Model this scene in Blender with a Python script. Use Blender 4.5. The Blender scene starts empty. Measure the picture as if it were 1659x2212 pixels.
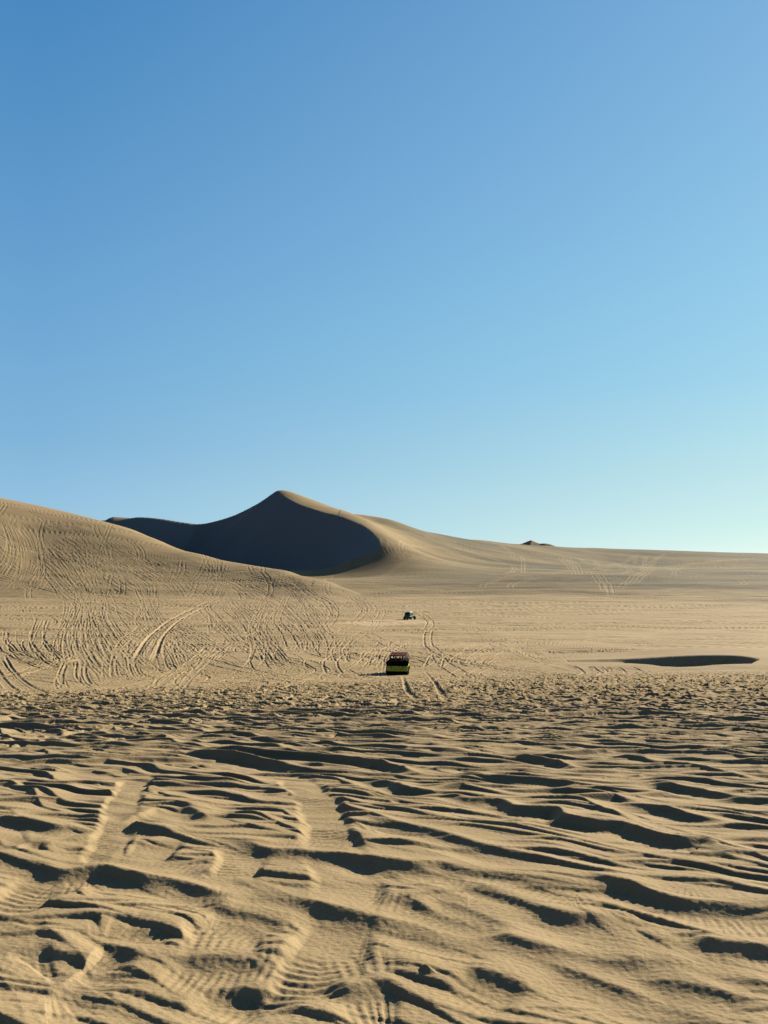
import bpy, bmesh, math, random
import numpy as np
from mathutils import Vector, Matrix

random.seed(7)
rng = np.random.default_rng(11)
F, HR, CX, K = 769.0, 556.0, 384.0, 768.0 / 1659.0     # focal length / horizon row / centre column used to survey the photo
SUN_AZ, SUN_EL = math.radians(49), math.radians(22.5)   # azimuth from +Y towards +X

scene = bpy.context.scene
COL = scene.collection

# ------------------------------------------------------------------ noise
def _hash(ix, iy, seed):
    n = (ix.astype(np.int64) * 374761393 + iy.astype(np.int64) * 668265263 + seed * 1442695041) & 0xFFFFFFFF
    n = ((n ^ (n >> 13)) * 1274126177) & 0xFFFFFFFF
    n = n ^ (n >> 16)
    return (n & 0xFFFF).astype(np.float32) / 65535.0

def gn(x, y, seed=0):
    """gradient noise, about -1..1"""
    x0 = np.floor(x); y0 = np.floor(y)
    fx = (x - x0).astype(np.float32); fy = (y - y0).astype(np.float32)
    ux = fx * fx * fx * (fx * (fx * 6 - 15) + 10); uy = fy * fy * fy * (fy * (fy * 6 - 15) + 10)
    def g(i, j):
        a = _hash(x0 + i, y0 + j, seed) * 6.2831853
        return np.cos(a) * (fx - i) + np.sin(a) * (fy - j)
    a = g(0, 0); b = g(1, 0); c = g(0, 1); d = g(1, 1)
    return 1.5 * ((a + (b - a) * ux) * (1 - uy) + (c + (d - c) * ux) * uy)

def sstep(a, b, x):
    t = np.clip((x - a) / (b - a), 0, 1)
    return t * t * (3 - 2 * t)

# ------------------------------------------------------------------ thin-plate surfaces through surveyed points
def survey(c, r, y):
    return ((c * K - CX) / F * y, y, -(r * K - HR) / F * y)

class TPS:
    def __init__(self, pts, scale=200.0, smooth=1e-4):
        p = np.array(pts, dtype=np.float64); self.s = scale
        self.p = p[:, :2] / scale; n = len(p)
        A = np.zeros((n + 3, n + 3)); A[:n, :n] = self.k(self.p[:, None] - self.p[None]) + np.eye(n) * smooth
        A[:n, n] = 1; A[:n, n + 1:] = self.p; A[n, :n] = 1; A[n + 1:, :n] = self.p.T
        b = np.zeros(n + 3); b[:n] = p[:, 2]
        self.w = np.linalg.solve(A, b)
    @staticmethod
    def k(d):
        r2 = (d ** 2).sum(-1) + 1e-12
        return 0.5 * r2 * np.log(r2)
    def __call__(self, x, y):
        sh = x.shape; x = x.ravel() / self.s; y = y.ravel() / self.s
        out = self.w[-3] + self.w[-2] * x + self.w[-1] * y
        for (px, py), w in zip(self.p, self.w[:-3]):
            r2 = (x - px) ** 2 + (y - py) ** 2 + 1e-12
            out = out + w * 0.5 * r2 * np.log(r2)
        return out.reshape(sh)

# profile of the slope in front of the camera and of the flat beyond it
PY = np.array([-400, 0, 3, 5, 6.5, 9, 14, 22, 30, 40, 50, 60, 70, 78, 86, 95, 105, 115, 130, 150, 175, 200, 250, 300, 400])
PZ = np.array([-2.1, -2.1, -2.1, -2.12, -2.26, -2.6, -3.36, -4.6, -5.82, -7.28, -8.66, -10.0, -11.25, -12.15, -12.85, -13.4, -13.8, -14.15, -14.75, -15.5, -16.15, -16.5, -16.7, -16.0, -14.0])
_fine = np.linspace(-400, 400, 8001)
_zf = np.interp(_fine, PY, PZ)
_ker = np.hanning(41); _ker /= _ker.sum()
_zs = np.convolve(np.pad(_zf, 20, mode='edge'), _ker, mode='valid')

def near_z(x, y):
    # the foot of the slope comes nearer on the left and stays a soft lip on the right
    lat = np.clip(x / np.maximum(y, 20) / 0.5, -1.6, 1.6)
    yy = y * (1 + 0.0 * lat)
    z = np.interp(yy, _fine, _zs)
    bump = np.exp(-((y - 62) / 22) ** 2)
    z = z + bump * (-0.35 * np.maximum(-lat, 0) ** 1 + 0.25 * np.maximum(lat, 0))
    return z

G_pts = []
for c in (-900, -300, 0, 350, 690, 880, 1040, 1300, 1659, 2000, 2600):
    G_pts.append(survey(c, 0, 250)[:2] + (-16.7,))
    G_pts.append(survey(c, 0, 300)[:2] + (-16.0,))
for r, y in ((1255, 370), (1238, 440), (1222, 520), (1206, 640)):
    for c in (-600, 0, 500, 690):
        G_pts.append(survey(c, r if c > 600 else r + 2, y))
right = {900: [(1290, 300), (1262, 370), (1232, 440), (1188, 520)],
         1040: [(1288, 300), (1258, 385), (1228, 470), (1195, 580)],
         1180: [(1288, 300), (1258, 380), (1232, 480), (1205, 620)],
         1300: [(1288, 300), (1258, 380), (1234, 490), (1208, 700)],
         1480: [(1288, 300), (1258, 380), (1236, 480), (1212, 720)],
         1659: [(1288, 300), (1258, 380), (1236, 470), (1214, 720)],
         2100: [(1286, 300), (1255, 380), (1234, 470), (1210, 720)],
         2800: [(1284, 300), (1250, 380), (1228, 470), (1205, 720)]}
W_pts = list(G_pts[:22])
for c, l in right.items():
    for r, y in l:
        W_pts.append(survey(c, r, y)); 
        if c > 1000: G_pts.append(survey(c, r, y))
# dense brink for the slip face
def dense(p, n):
    p = np.asarray(p, float); d = np.r_[0, np.cumsum(np.linalg.norm(np.diff(p, axis=0), axis=1))]
    s = np.linspace(0, d[-1], n)
    return np.stack([np.interp(s, d, p[:, i]) for i in range(p.shape[1])], 1)
def smooth_poly(p, n):
    p = np.asarray(p, float)
    m = len(p); t = np.arange(m); T = np.linspace(0, m - 1, n)
    out = []
    for tt in T:
        i = min(int(tt), m - 2); u = tt - i
        p0, p1, p2, p3 = p[max(i - 1, 0)], p[i], p[i + 1], p[min(i + 2, m - 1)]
        out.append(0.5 * ((2 * p1) + (-p0 + p2) * u + (2 * p0 - 5 * p1 + 4 * p2 - p3) * u * u + (-p0 + 3 * p1 - 3 * p2 + p3) * u ** 3))
    return np.array(out)
brink = [(232, 1122, 596), (245, 1116, 592), (330, 1118, 590), (400, 1129, 587), (440, 1131, 585), (500, 1115, 575), (550, 1091.5, 567), (575, 1076, 562), (590, 1066.5, 559.5), (598, 1061, 557),
         (615, 1073, 548), (640, 1087, 535), (670, 1098, 523), (700, 1108, 513), (750, 1120, 501), (790, 1140, 491), (812, 1162, 483),
         (821, 1179, 477), (812, 1192, 472), (790, 1201, 469), (750, 1213, 465), (710, 1225, 461), (680, 1231, 458), (630, 1233, 454)]
BR = np.array([survey(*b) for b in brink])
BD = smooth_poly(BR, 360)
W_pts += [tuple(b) for b in BD[::6]]
sky = [(599, 1062, 564), (625, 1068, 572), (660, 1081, 576), (720, 1101, 578), (775, 1117, 580), (812, 1127, 592), (840, 1123, 604), (862, 1128, 612), (900, 1142, 622), (960, 1156, 650),
       (1040, 1168, 700), (1100, 1175, 730), (1150, 1179, 780), (1220, 1185, 830), (1300, 1189, 900), (1400, 1195, 1000), (1500, 1199.5, 1080), (1659, 1197, 1150), (2100, 1188, 1150), (2800, 1190, 1100)]
for c, r, y in sky:
    W_pts.append(survey(c, r, y))
    x2, y2, z2 = survey(c, r, y)
    W_pts.append((x2 + 40, y2 + 110, z2 * 0.75 - 5)); W_pts.append((x2 + 60, y2 + 260, z2 * 0.5 - 8))
for b in BR[:9:2]:
    W_pts.append((b[0] + 30, b[1] + 90, b[2] - 14)); W_pts.append((b[0] + 40, b[1] + 240, b[2] * .3 - 6))
for r_, y_ in ((1250, 400), (1272, 350), (1290, 310)):
    for c_ in (560, 690, 800):
        W_pts.append(survey(c_, r_, y_))
TW = TPS(W_pts); TG = TPS(G_pts)

L_pts = []
ridge = [(-900, 960, 475), (-400, 1010, 465), (-150, 1052, 458), (0, 1076, 450), (80, 1092, 445), (160, 1110, 438), (227, 1128, 430), (290, 1146, 418), (345, 1168, 403), (430, 1196, 382), (530, 1219, 366), (630, 1236, 357), (720, 1262, 342), (790, 1292, 318)]
for c, r, y in ridge:
    x, yy, z = survey(c, r, y); L_pts.append((x, yy, z))
    L_pts.append((x - 8, yy + 40, z - 8)); L_pts.append((x - 20, yy + 120, z - 34 if c < 400 else z - 14))
for c, l in {-900: [(1100, 370), (1285, 300)], -300: [(1110, 380), (1200, 345), (1285, 300)], 0: [(1130, 385), (1195, 350), (1250, 322), (1286, 300)], 60: [(1150, 384), (1215, 348), (1288, 300)],
             140: [(1160, 382), (1230, 342), (1289, 300)], 227: [(1180, 376), (1240, 340), (1291, 301)], 330: [(1215, 362), (1255, 332), (1293, 300)],
             430: [(1235, 350), (1268, 322), (1295, 299)], 530: [(1250, 338), (1275, 317), (1297, 297)], 630: [(1266, 322), (1299, 295)], 720: [(1278, 314), (1300, 295)]}.items():
    for r, y in l: L_pts.append(survey(c, r, y))
for c in (-900, -300, 0, 227, 430, 630, 800):
    x, y, z = survey(c, 0, 240); L_pts.append((x, y, -22.0))
for c, y in ((900, 300), (1000, 340), (1000, 420), (1200, 300), (1300, 450)):
    x, _, _ = survey(c, 0, y); L_pts.append((x, y, -24.0))
TL = TPS(L_pts)

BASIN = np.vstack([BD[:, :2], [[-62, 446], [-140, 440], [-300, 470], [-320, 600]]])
def inpoly(x, y, poly):
    ins = np.zeros(x.shape, bool); n = len(poly)
    for i in range(n):
        x1, y1 = poly[i]; x2, y2 = poly[(i + 1) % n]
        c = ((y1 > y) != (y2 > y))
        with np.errstate(divide='ignore', invalid='ignore'):
            xi = (x2 - x1) * (y - y1) / (y2 - y1 + 1e-12) + x1
        ins ^= c & (x < xi)
    return ins

# a small sand scoop on the right at the foot of the slope
scoop_b = [(1222, 1428, 106.5), (1275, 1425.5, 106.5), (1340, 1423, 106.2), (1420, 1421, 105.6), (1490, 1417, 104.8), (1550, 1412.5, 104), (1600, 1412.5, 102.5), (1630, 1419, 100), (1640, 1428, 97.5), (1632, 1434, 95.5)]

def base_height(x, y):
    z1 = near_z(x, y)
    z = z1.copy()
    far = y > 225
    if far.any():
        xf, yf = x[far], y[far]
        yc = np.minimum(yf, 1500.0); xc = np.clip(xf, -1500, 1500)
        zw = TW(xc, yc)
        k = sstep(850, 1500, np.hypot(xf, yf))
        zw = zw * (1 - k) + (-14.0) * k
        ins = inpoly(xf, yf, BASIN)
        zi = np.full(xf.shape, -1e9)
        xi, yi = xf[ins], yf[ins]
        s = np.full(xi.shape, -1e9)
        for b in BD:
            s = np.maximum(s, b[2] - 0.80 * np.sqrt((xi - b[0]) ** 2 + (yi - b[1]) ** 2 + 0.4))
        g = TG(xi, yi)
        kk = 3.0
        m = np.maximum(s, g)
        dip = s > g + 3; wz = zw[ins]; m = np.where(dip, np.minimum(np.maximum(s + .25, g), wz), m)
        zi = m + kk * np.log1p(np.exp(-np.abs(s - g) / kk)) * 0.35
        zw[ins] = zi
        zl = TL(np.clip(xf, -700, 500), np.clip(yf, 0, 640))
        zl = zl - 40 * sstep(560, 700, yf) - 60 * sstep(20, 160, xf)
        kk = 0.5
        zz = np.maximum(zw, zl) + kk * np.log1p(np.exp(-np.abs(zw - zl) / kk)) * 0.5
        b = sstep(225, 300, yf)
        z[far] = z1[far] * (1 - b) + zz * b
    # scoop
    sc = (y > 80) & (y < 125) & (x > 20) & (x < 80)
    if sc.any():
        xs, ys = x[sc], y[sc]
        q = SC
        d = np.full(xs.shape, 1e9); zb = np.zeros(xs.shape)
        zs = np.full(xs.shape, -1e9)
        for b in q: zs = np.maximum(zs, b[2] - 0.78 * np.hypot(xs - b[0], ys - b[1]))
        poly = np.vstack([q[:, :2], SC_CLOSE])
        ins = inpoly(xs, ys, poly)
        z0 = z[sc]
        # rim: raise the sand around the scoop to the brink height
        wsum = np.zeros(xs.shape); vs = np.zeros(xs.shape)
        for b in q[::9]:
            w = np.exp(-((xs - b[0]) ** 2 / 30 + (ys - b[1]) ** 2 / 60)); wsum += w; vs += w * (b[2] - np.interp(b[1], _fine, _zs))
        wm = np.clip(wsum * 1.2, 0, 1)
        zo = z0 + wm * vs / np.maximum(wsum, 1e-6)
        kq = .09; smin = lambda a, b: np.minimum(a, b) - kq * np.log1p(np.exp(-np.abs(a - b) / kq)); t_ = sstep(31.8, 36.0, xs); yn = 99.6 - 8.3 * t_; fl = z0 - (.75 + .55 * t_) * sstep(yn - .4, yn + 3.0, ys)
        zo = zo + .22 * np.exp(-(((xs - 26.5) / 7.5) ** 2 + ((ys - 96.6) / 2.0) ** 2) ** 1.3)
        z[sc] = np.where(ins, smin(np.maximum(zs + .15, fl), zo), zo)
    return z
SC = smooth_poly([survey(*b) for b in scoop_b], 260)
SC_CLOSE = np.array([[SC[-1, 0] - 2, 92.5], [SC[0, 0] + 8, 91], [SC[0, 0] - 1, 97]])

# ------------------------------------------------------------------ the sheet: rings x columns round the viewpoint
t_in = np.r_[np.linspace(-1.05, -.55, 170)[:-1], np.linspace(-0.55, 0.55, 1120), np.linspace(.55, 1.05, 170)[1:]]
NC_IN = len(t_in)
ang_in = np.arctan(t_in)
a0 = ang_in[-1]
nout = 46
g = np.linspace(0, 1, nout + 1)[1:]
ang_out = a0 + (math.pi - a0) * (0.06 * g + 0.94 * g ** 2.2)
ANG = np.r_[-ang_out[::-1][1:], ang_in, ang_out]      # the last column is the back seam, wrapped below
NCOL = len(ANG); C0 = nout - 1
def ring_list():
    R = [0.4, 0.8, 1.2, 1.6, 2.0]; r = 2.4
    while r < 60000:
        R.append(r)
        if r < 2.9: f = .02
        elif r < 9: f = .0021
        elif r < 30: f = .0026
        elif r < 92: f = .0029
        elif r < 109: f = .0021
        elif r < 280: f = .0036
        elif r < 420: f = .0021
        elif r < 620: f = .0024
        elif r < 1300: f = .012
        else: f = .12
        r *= 1 + f
    return np.array(R)
RAD = ring_list(); NR = len(RAD)
X = RAD[:, None] * np.sin(ANG)[None]; Y = RAD[:, None] * np.cos(ANG)[None]
print('grid', NR, NCOL, NR * NCOL)
Z = base_height(X, Y)
IN = slice(C0, C0 + NC_IN)
ROWS = HR - F * Z[:, IN] / np.maximum(Y[:, IN], .05)
TONE = np.zeros(Z.shape, np.float32)

def hit(c, r):
    """first point of the sand seen at a surveyed position of the photo"""
    t = (c * K - CX) / F
    j = int(np.argmin(np.abs(t_in - np.clip(t, -0.55, 0.55))))
    rows = ROWS[:, j]; row = r * K
    ok = np.where(rows[8:] <= row)[0]
    i = (ok[0] + 8) if len(ok) else NR - 40
    ra, rb = rows[i - 1], rows[i]
    u = 0.5 if ra == rb else np.clip((ra - row) / (ra - rb), 0, 1)
    y = (RAD[i - 1] * (1 - u) + RAD[i] * u) * math.cos(math.atan(t))
    return np.array([t * y, y])

# ------------------------------------------------------------------ tyre ruts, stamped into the sheet (middle distance)
T = np.zeros(Z.shape, np.float32)
rad_idx = np.arange(NR)
def stamp(path, width=.34, depth=.10, berm=.05, tone=0.0, fade=True, along_noise=.15, dest=None, span=2.3):
    """path: world polyline of ONE wheel"""
    path = np.asarray(path, float)
    seg = np.linalg.norm(np.diff(path, axis=0), axis=1); L = seg.sum()
    if L < 1: return
    rmean = np.hypot(path[:, 0], path[:, 1]).mean()
    n = max(6, int(L / max(.30, rmean * .0035)))
    n = min(n, 2500)
    p = dense(path, n); tg = np.gradient(p, axis=0); tl = np.linalg.norm(tg, axis=1) + 1e-9
    tg /= tl[:, None]; nrm = np.stack([-tg[:, 1], tg[:, 0]], 1); sp = L / (n - 1)
    r = np.hypot(p[:, 0], p[:, 1]); th = np.arctan2(p[:, 0], p[:, 1])
    ri = np.rint(np.interp(r, RAD, rad_idx)).astype(int)
    ci = np.rint(np.interp(th, ANG, np.arange(NCOL))).astype(int)
    ok = (np.abs(th) < a0 + .02) & (ri > 8) & (ri < NR - 60)
    if not ok.any(): return
    p, tg, nrm, ri, ci, r = p[ok], tg[ok], nrm[ok], ri[ok], ci[ok], r[ok]
    s = np.linspace(0, 1, n)[ok]
    f = (sstep(0, .12, s) * (1 - sstep(.88, 1, s))) if fade else np.ones_like(s)
    f = f * (1 + along_noise * gn(s * L / 6.0, np.full_like(s, rng.random() * 999), 5))
    cell_c = r * .0010; cell_r = r * .0036 * 1.0
    w = np.maximum(width * .5, 0.75 * cell_c)
    reach = w * span + sp
    kr = int(np.clip(np.ceil((reach / (r * .0021)).max()), 1, 40)); kc = int(np.clip(np.ceil((reach / cell_c).max()), 1, 40))
    dr = np.arange(-kr, kr + 1); dc = np.arange(-kc, kc + 1)
    # chunks keep the temporary arrays small
    ch = max(1, int(400000 / (len(dr) * len(dc))))
    for a in range(0, len(p), ch):
        b = slice(a, a + ch)
        RI = ri[b][:, None, None] + dr[None, :, None] + 0 * dc[None, None]
        CI = ci[b][:, None, None] + dc[None, None] + 0 * dr[None, :, None]
        CI = np.clip(CI, 0, NCOL - 1); RI = np.clip(RI, 0, NR - 1)
        dx = X[RI, CI] - p[b][:, 0][:, None, None]; dy = Y[RI, CI] - p[b][:, 1][:, None, None]
        al = dx * tg[b][:, 0][:, None, None] + dy * tg[b][:, 1][:, None, None]
        d = np.abs(dx * nrm[b][:, 0][:, None, None] + dy * nrm[b][:, 1][:, None, None])
        ww = w[b][:, None, None]; ff = f[b][:, None, None]
        h = -depth * np.exp(-(d / ww) ** 4) + berm * np.exp(-((d / ww - 1.55) / .5) ** 2)
        h = (h * ff * np.clip(r[b] / 160, .34, 1)[:, None, None]).astype(np.float32)
        m = (np.abs(al) <= sp * .75) & (d < ww * span)
        RI, CI, h = RI[m], CI[m], h[m]
        if dest is not None:
            dest[RI, CI] = np.maximum(dest[RI, CI], np.where(h < 0, 1.0, 0)); continue
        o = np.argsort(np.abs(h), kind='stable'); RI, CI, h = RI[o], CI[o], h[o]
        cur = T[RI, CI]; keep = np.abs(h) > np.abs(cur) * .7
        T[RI[keep], CI[keep]] = h[keep]
        if tone:
            TONE[RI[keep], CI[keep]] = np.where(h[keep] < 0, tone, tone * .5)

def offset(path, d):
    tg = np.gradient(path, axis=0); tg /= np.linalg.norm(tg, axis=1)[:, None] + 1e-9
    return path + np.stack([-tg[:, 1], tg[:, 0]], 1) * d

def car_track(path, gauge=1.7, **kw):
    for s in (-1, 1): stamp(offset(path, s * gauge / 2), **kw)

def photo_path(pts, n=60):
    p = np.array([hit(c, r) for c, r in pts]); return smooth_poly(p, n)

def zl(pts):   # survey of the left-hand enlargement -> display coordinates of the photo
    return [(a * .2976, 1179.5 + b * .2976) for a, b in pts]

bundles = [
    ([(300, 60), (330, 170), (430, 300), (530, 390), (550, 470), (500, 600), (485, 720), (520, 900)], 5, 22),
    ([(160, -120), (330, 40), (440, 150), (520, 250), (600, 340), (640, 410), (620, 500), (560, 600), (570, 720), (660, 880), (740, 1000)], 7, 26),
    ([(420, 40), (520, 200), (600, 320), (650, 410), (640, 540), (640, 700), (700, 820), (780, 920), (850, 1000)], 6, 24),
    ([(330, -130), (440, -30), (560, 60), (650, 200), (700, 330), (715, 420), (720, 500), (790, 640), (900, 800), (1000, 900), (1100, 960)], 7, 30),
    ([(760, -60), (800, 60), (800, 180), (770, 290), (715, 370), (690, 440)], 4, 26),
    ([(640, -40), (660, 60), (660, 150), (690, 260), (715, 360), (710, 440)], 4, 24),
    ([(520, -60), (700, 60), (900, 180), (1050, 270), (1090, 340), (1080, 420), (1030, 500), (1100, 600), (1200, 680), (1230, 800), (1340, 960)], 5, 30),
    ([(600, 20), (740, 110), (850, 190), (960, 270), (1040, 360), (1080, 470), (1130, 590), (1190, 690), (1130, 800), (1020, 900)], 5, 30),
    ([(480, -100), (640, 20), (800, 130), (950, 230), (1090, 320)], 6, 45),
    ([(420, -40), (560, 90), (680, 200), (790, 290), (900, 350)], 6, 40),
    ([(640, -60), (820, 40), (1000, 130), (1150, 230), (1260, 330)], 5, 45),
    ([(1659, 350), (1500, 420), (1300, 520), (1190, 600), (1130, 660), (1080, 750), (1010, 880)], 2, 10),
    ([(120, -180), (200, -60), (230, 60), (200, 200), (100, 310), (-20, 350)], 4, 26),
    ([(60, -160), (150, -40), (180, 90), (150, 220), (60, 300), (-40, 330)], 4, 26),
    ([(20, -200), (80, -60), (70, 60), (0, 170), (-60, 230)], 4, 30),
    ([(300, -40), (310, 90), (300, 200), (230, 300), (120, 350)], 4, 24),
    ([(860, -40), (960, -20), (1000, 70), (950, 150), (850, 200)], 3, 20),
    ([(1400, 0), (1540, 80), (1590, 180), (1560, 250), (1440, 330), (1300, 380)], 3, 18),
    ([(1290, 120), (1270, 220), (1180, 280), (1060, 330)], 3, 18),
    ([(1659, 120), (1620, 220), (1500, 300), (1350, 370)], 3, 22),
    ([(-20, 970), (250, 890), (480, 840), (640, 780)], 3, 20),
    ([(1180, 1045), (1300, 950), (1500, 800), (1659, 690)], 5, 30),
    ([(-20, 800), (60, 940), (200, 1060), (260, 1090)], 3, 24),
    ([(860, 800), (900, 700), (960, 650), (1080, 560)], 3, 22),
    ([(330, 540), (280, 680), (340, 780), (430, 860)], 3, 26),
    ([(30, 620), (20, 700), (120, 790), (250, 840), (500, 920)], 3, 26),
    ([(1659, 200), (1500, 420), (1560, 520), (1570, 620)], 3, 30),
    ([(830, 420), (1000, 520), (1150, 620), (1300, 760), (1420, 900)], 4, 40),
    ([(1100, 560), (1250, 620), (1420, 700), (1600, 800)], 4, 40),
    ([(540, 850), (520, 950), (560, 1030)], 4, 30),
    ([(1000, 640), (880, 760), (860, 860), (900, 960)], 3, 30),
]
# free tracks wandering over the flat and the foot of the slope
def wander(x, y, th, L, curv, n=40):
    s = np.linspace(0, L, n); k = curv + .5 * curv * np.sin(s / L * 4 + rng.uniform(0, 6))
    a = th + np.cumsum(k) * L / n
    return np.stack([x + np.cumsum(np.sin(a)) * L / n, y + np.cumsum(np.cos(a)) * L / n], 1)
for i in range(45):        # runs up and down the left-hand hill
    y = rng.uniform(300, 425); x = rng.uniform(-.56, -.14) * y
    d = rng.uniform(.10, .18)
    car_track(wander(x, y, 2.75 + rng.normal(0, .35), rng.uniform(40, 120), rng.normal(0, .012)), gauge=rng.uniform(1.6, 2.3), width=.34, depth=d, berm=d * .5)
for i in range(330):       # criss-cross band round the buggy
    y = rng.uniform(38, 125); x = rng.uniform(-.55, .45) * y
    if x > 26 and y > 84: continue
    if x > 10 and y > 92 and rng.random() < .75: continue
    d = rng.uniform(.06, .15)
    car_track(wander(x, y, rng.normal(0, .9), rng.uniform(16, 55), rng.normal(0, .035)), gauge=rng.uniform(1.5, 2.2), width=rng.uniform(.18, .28), depth=d, berm=d * .65)
for i in range(80):       # wide sweeping tracks, left part of the flat
    y = rng.uniform(105, 290); x = rng.uniform(-.56, .0) * y
    d = rng.uniform(.08, .17)
    car_track(wander(x, y, rng.normal(0, 1.0), rng.uniform(25, 110), rng.normal(0, .02)), gauge=rng.uniform(1.5, 2.2), width=rng.uniform(.2, .34), depth=d, berm=d * .6)
for i in range(200):       # tracks crossing the flat from side to side
    y = rng.uniform(115, 420); x = rng.uniform(-.55, .5) * y
    d = rng.uniform(.05, .13)
    car_track(wander(x, y, math.pi / 2 * rng.choice([-1, 1]) + rng.normal(0, .18), rng.uniform(60, 180), rng.normal(0, .003)), gauge=1.8, width=rng.uniform(.4, .9), depth=d * 1.4, berm=d * .6)
for i in range(70):        # far slope on the right: pale turned-over sand
    y = rng.uniform(330, 640); x = rng.uniform(.12, .55) * y
    car_track(wander(x, y, rng.normal(1.2, .7) * rng.choice([-1, 1]), rng.uniform(40, 160), rng.normal(0, .012)), gauge=2.4, width=.9, depth=.11, berm=.06, tone=rng.uniform(.1, .5))
for pts, n, jit in bundles:
    for i in range(int(n * 1.6)):
        jx, jy = rng.normal(0, jit * 1.1, 2) if i else (0, 0); kx, sk = (rng.normal(1, .16), rng.normal(0, .10)) if i else (1, 0); mx_ = np.mean([a for a, b in pts]); my_ = np.mean([b for a, b in pts])
        q = [(mx_ + (a - mx_) * kx + (b - my_) * sk + jx + rng.normal(0, jit * .14), b + jy * .6 + rng.normal(0, jit * .16)) for a, b in pts]
        pp = photo_path(zl(q))
        d = rng.uniform(.065, .13)
        car_track(pp, gauge=rng.uniform(1.5, 2.3), width=rng.uniform(.2, .32), depth=d, berm=d * .6)
# more tracks seen further right: hill foot, flat and the far slope
more = [
    ([(560, 1235), (640, 1262), (700, 1300), (720, 1330), (690, 1362)], 4, 9), ([(520, 1240), (590, 1262), (640, 1285), (690, 1340)], 5, 12),
    ([(420, 1225), (520, 1252), (600, 1290), (660, 1330), (700, 1380)], 6, 14), ([(760, 1290), (800, 1320), (770, 1350), (700, 1390)], 4, 14),
    ([(640, 1330), (680, 1365), (700, 1400)], 5, 20), ([(500, 1300), (540, 1340), (560, 1390), (540, 1430)], 6, 24),
    ([(600, 1300), (580, 1350), (600, 1400), (640, 1440)], 6, 26), ([(470, 1330), (520, 1380), (600, 1420)], 5, 22),
    ([(760, 1380), (740, 1405), (745, 1430)], 6, 18), ([(840, 1400), (800, 1420), (780, 1440)], 6, 18),
    ([(900, 1395), (850, 1412), (830, 1440)], 5, 16), ([(1000, 1400), (960, 1420), (950, 1440)], 6, 20), ([(1080, 1410), (1030, 1425), (1040, 1440)], 6, 24),
]
for pts, n, jit in more:
    for i in range(n):
        jx, jy = rng.normal(0, jit, 2)
        q = [(a + jx + rng.normal(0, jit * .3), b + jy * .5 + rng.normal(0, jit * .15)) for a, b in pts]
        d = rng.uniform(.08, .16)
        car_track(photo_path(q), gauge=rng.uniform(1.5, 2.1), width=rng.uniform(.2, .32), depth=d, berm=d * .6)
pale = [[(1105, 1238), (1118, 1228), (1100, 1218), (1070, 1212)], [(1095, 1240), (1120, 1232), (1112, 1222)], [(1240, 1240), (1230, 1222), (1205, 1208)],
        [(1245, 1240), (1242, 1226), (1220, 1208)], 
        [(1180, 1238), (1250, 1232), (1330, 1222), (1370, 1200)], [(1380, 1235), (1400, 1220), (1430, 1196)], [(1395, 1235), (1412, 1215), (1440, 1196)],
        [(1450, 1245), (1470, 1228), (1530, 1215), (1640, 1205)], [(1260, 1232), (1350, 1226), (1500, 1220), (1659, 1204)], [(1270, 1235), (1380, 1228), (1500, 1215), (1620, 1210)],
        [(1140, 1195), (1200, 1203), (1235, 1218), (1246, 1236)], [(1150, 1193), (1212, 1203), (1250, 1222), (1256, 1240)], [(1240, 1207), (1285, 1219), (1297, 1230)], [(1250, 1206), (1290, 1216), (1305, 1230)], [(1275, 1232), (1310, 1255), (1316, 1285)], [(1268, 1233), (1300, 1256), (1305, 1280)],
        [(1050, 1240), (1150, 1238), (1240, 1234), (1330, 1222)], [(1370, 1237), (1350, 1226), (1320, 1214)], [(1310, 1244), (1350, 1236), (1362, 1226)], [(1360, 1258), (1385, 1240), (1400, 1226)], [(1372, 1262), (1398, 1240), (1408, 1226)],
        [(1365, 1218), (1372, 1202)], [(1388, 1220), (1392, 1202)], [(1372, 1224), (1420, 1226), (1500, 1226), (1600, 1224)], [(1440, 1225), (1480, 1236), (1510, 1240)], [(1340, 1238), (1420, 1240), (1560, 1238), (1659, 1240)], [(1050, 1250), (1150, 1245), (1290, 1246), (1400, 1240)],
        [(1340, 1270), (1370, 1245), (1420, 1225)], [(1130, 1236), (1138, 1215), (1125, 1200)], [(846, 1203), (860, 1189), (850, 1176), (838, 1168)]]
for q in pale:
    for k in range(1):
        q2 = [(a + rng.normal(0, 4), b + rng.normal(0, 1.2)) for a, b in q]
        car_track(photo_path(q2), gauge=2.2, width=.9, depth=.14, berm=.07, tone=.45, along_noise=.4)

# the buggy's own tracks and the green car's loop, read off the photo
def zm(pts): return [((1420 + a / 4.1475) * .5486, (2350 + b / 4.1475) * .5486) for a, b in pts]
hero_mid = [zm([(880, 262), (1000, 320), (1070, 390), (1080, 440), (1040, 510), (970, 556), (860, 590)]),
            zm([(880, 244), (1050, 290), (1140, 360), (1188, 430), (1170, 500), (1090, 555), (1045, 600), (1035, 700), (1050, 790), (1110, 860), (1200, 905), (1330, 990), (1500, 1120)]),
            zm([(1280, 520), (1190, 545), (1150, 620), (1155, 740), (1200, 820), (1300, 890), (1440, 950), (1640, 1040)]),
            zm([(300, 230), (290, 290), (230, 360), (180, 400)]), zm([(380, 190), (395, 270), (350, 350), (300, 400)])]
for q in hero_mid: stamp(photo_path(q, 120), width=.36, depth=.13, berm=.07, fade=False, along_noise=.1)
for q in [zm([(690, 1290), (715, 1400), (750, 1530), (820, 1600), (960, 1680)]), zm([(1060, 1240), (1120, 1300), (1200, 1400), (1275, 1535), (1330, 1650)])]:
    stamp(photo_path(q, 120), width=.34, depth=.07, berm=.05, fade=False, along_noise=.15)
DUST = np.zeros(Z.shape, np.float32)
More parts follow.
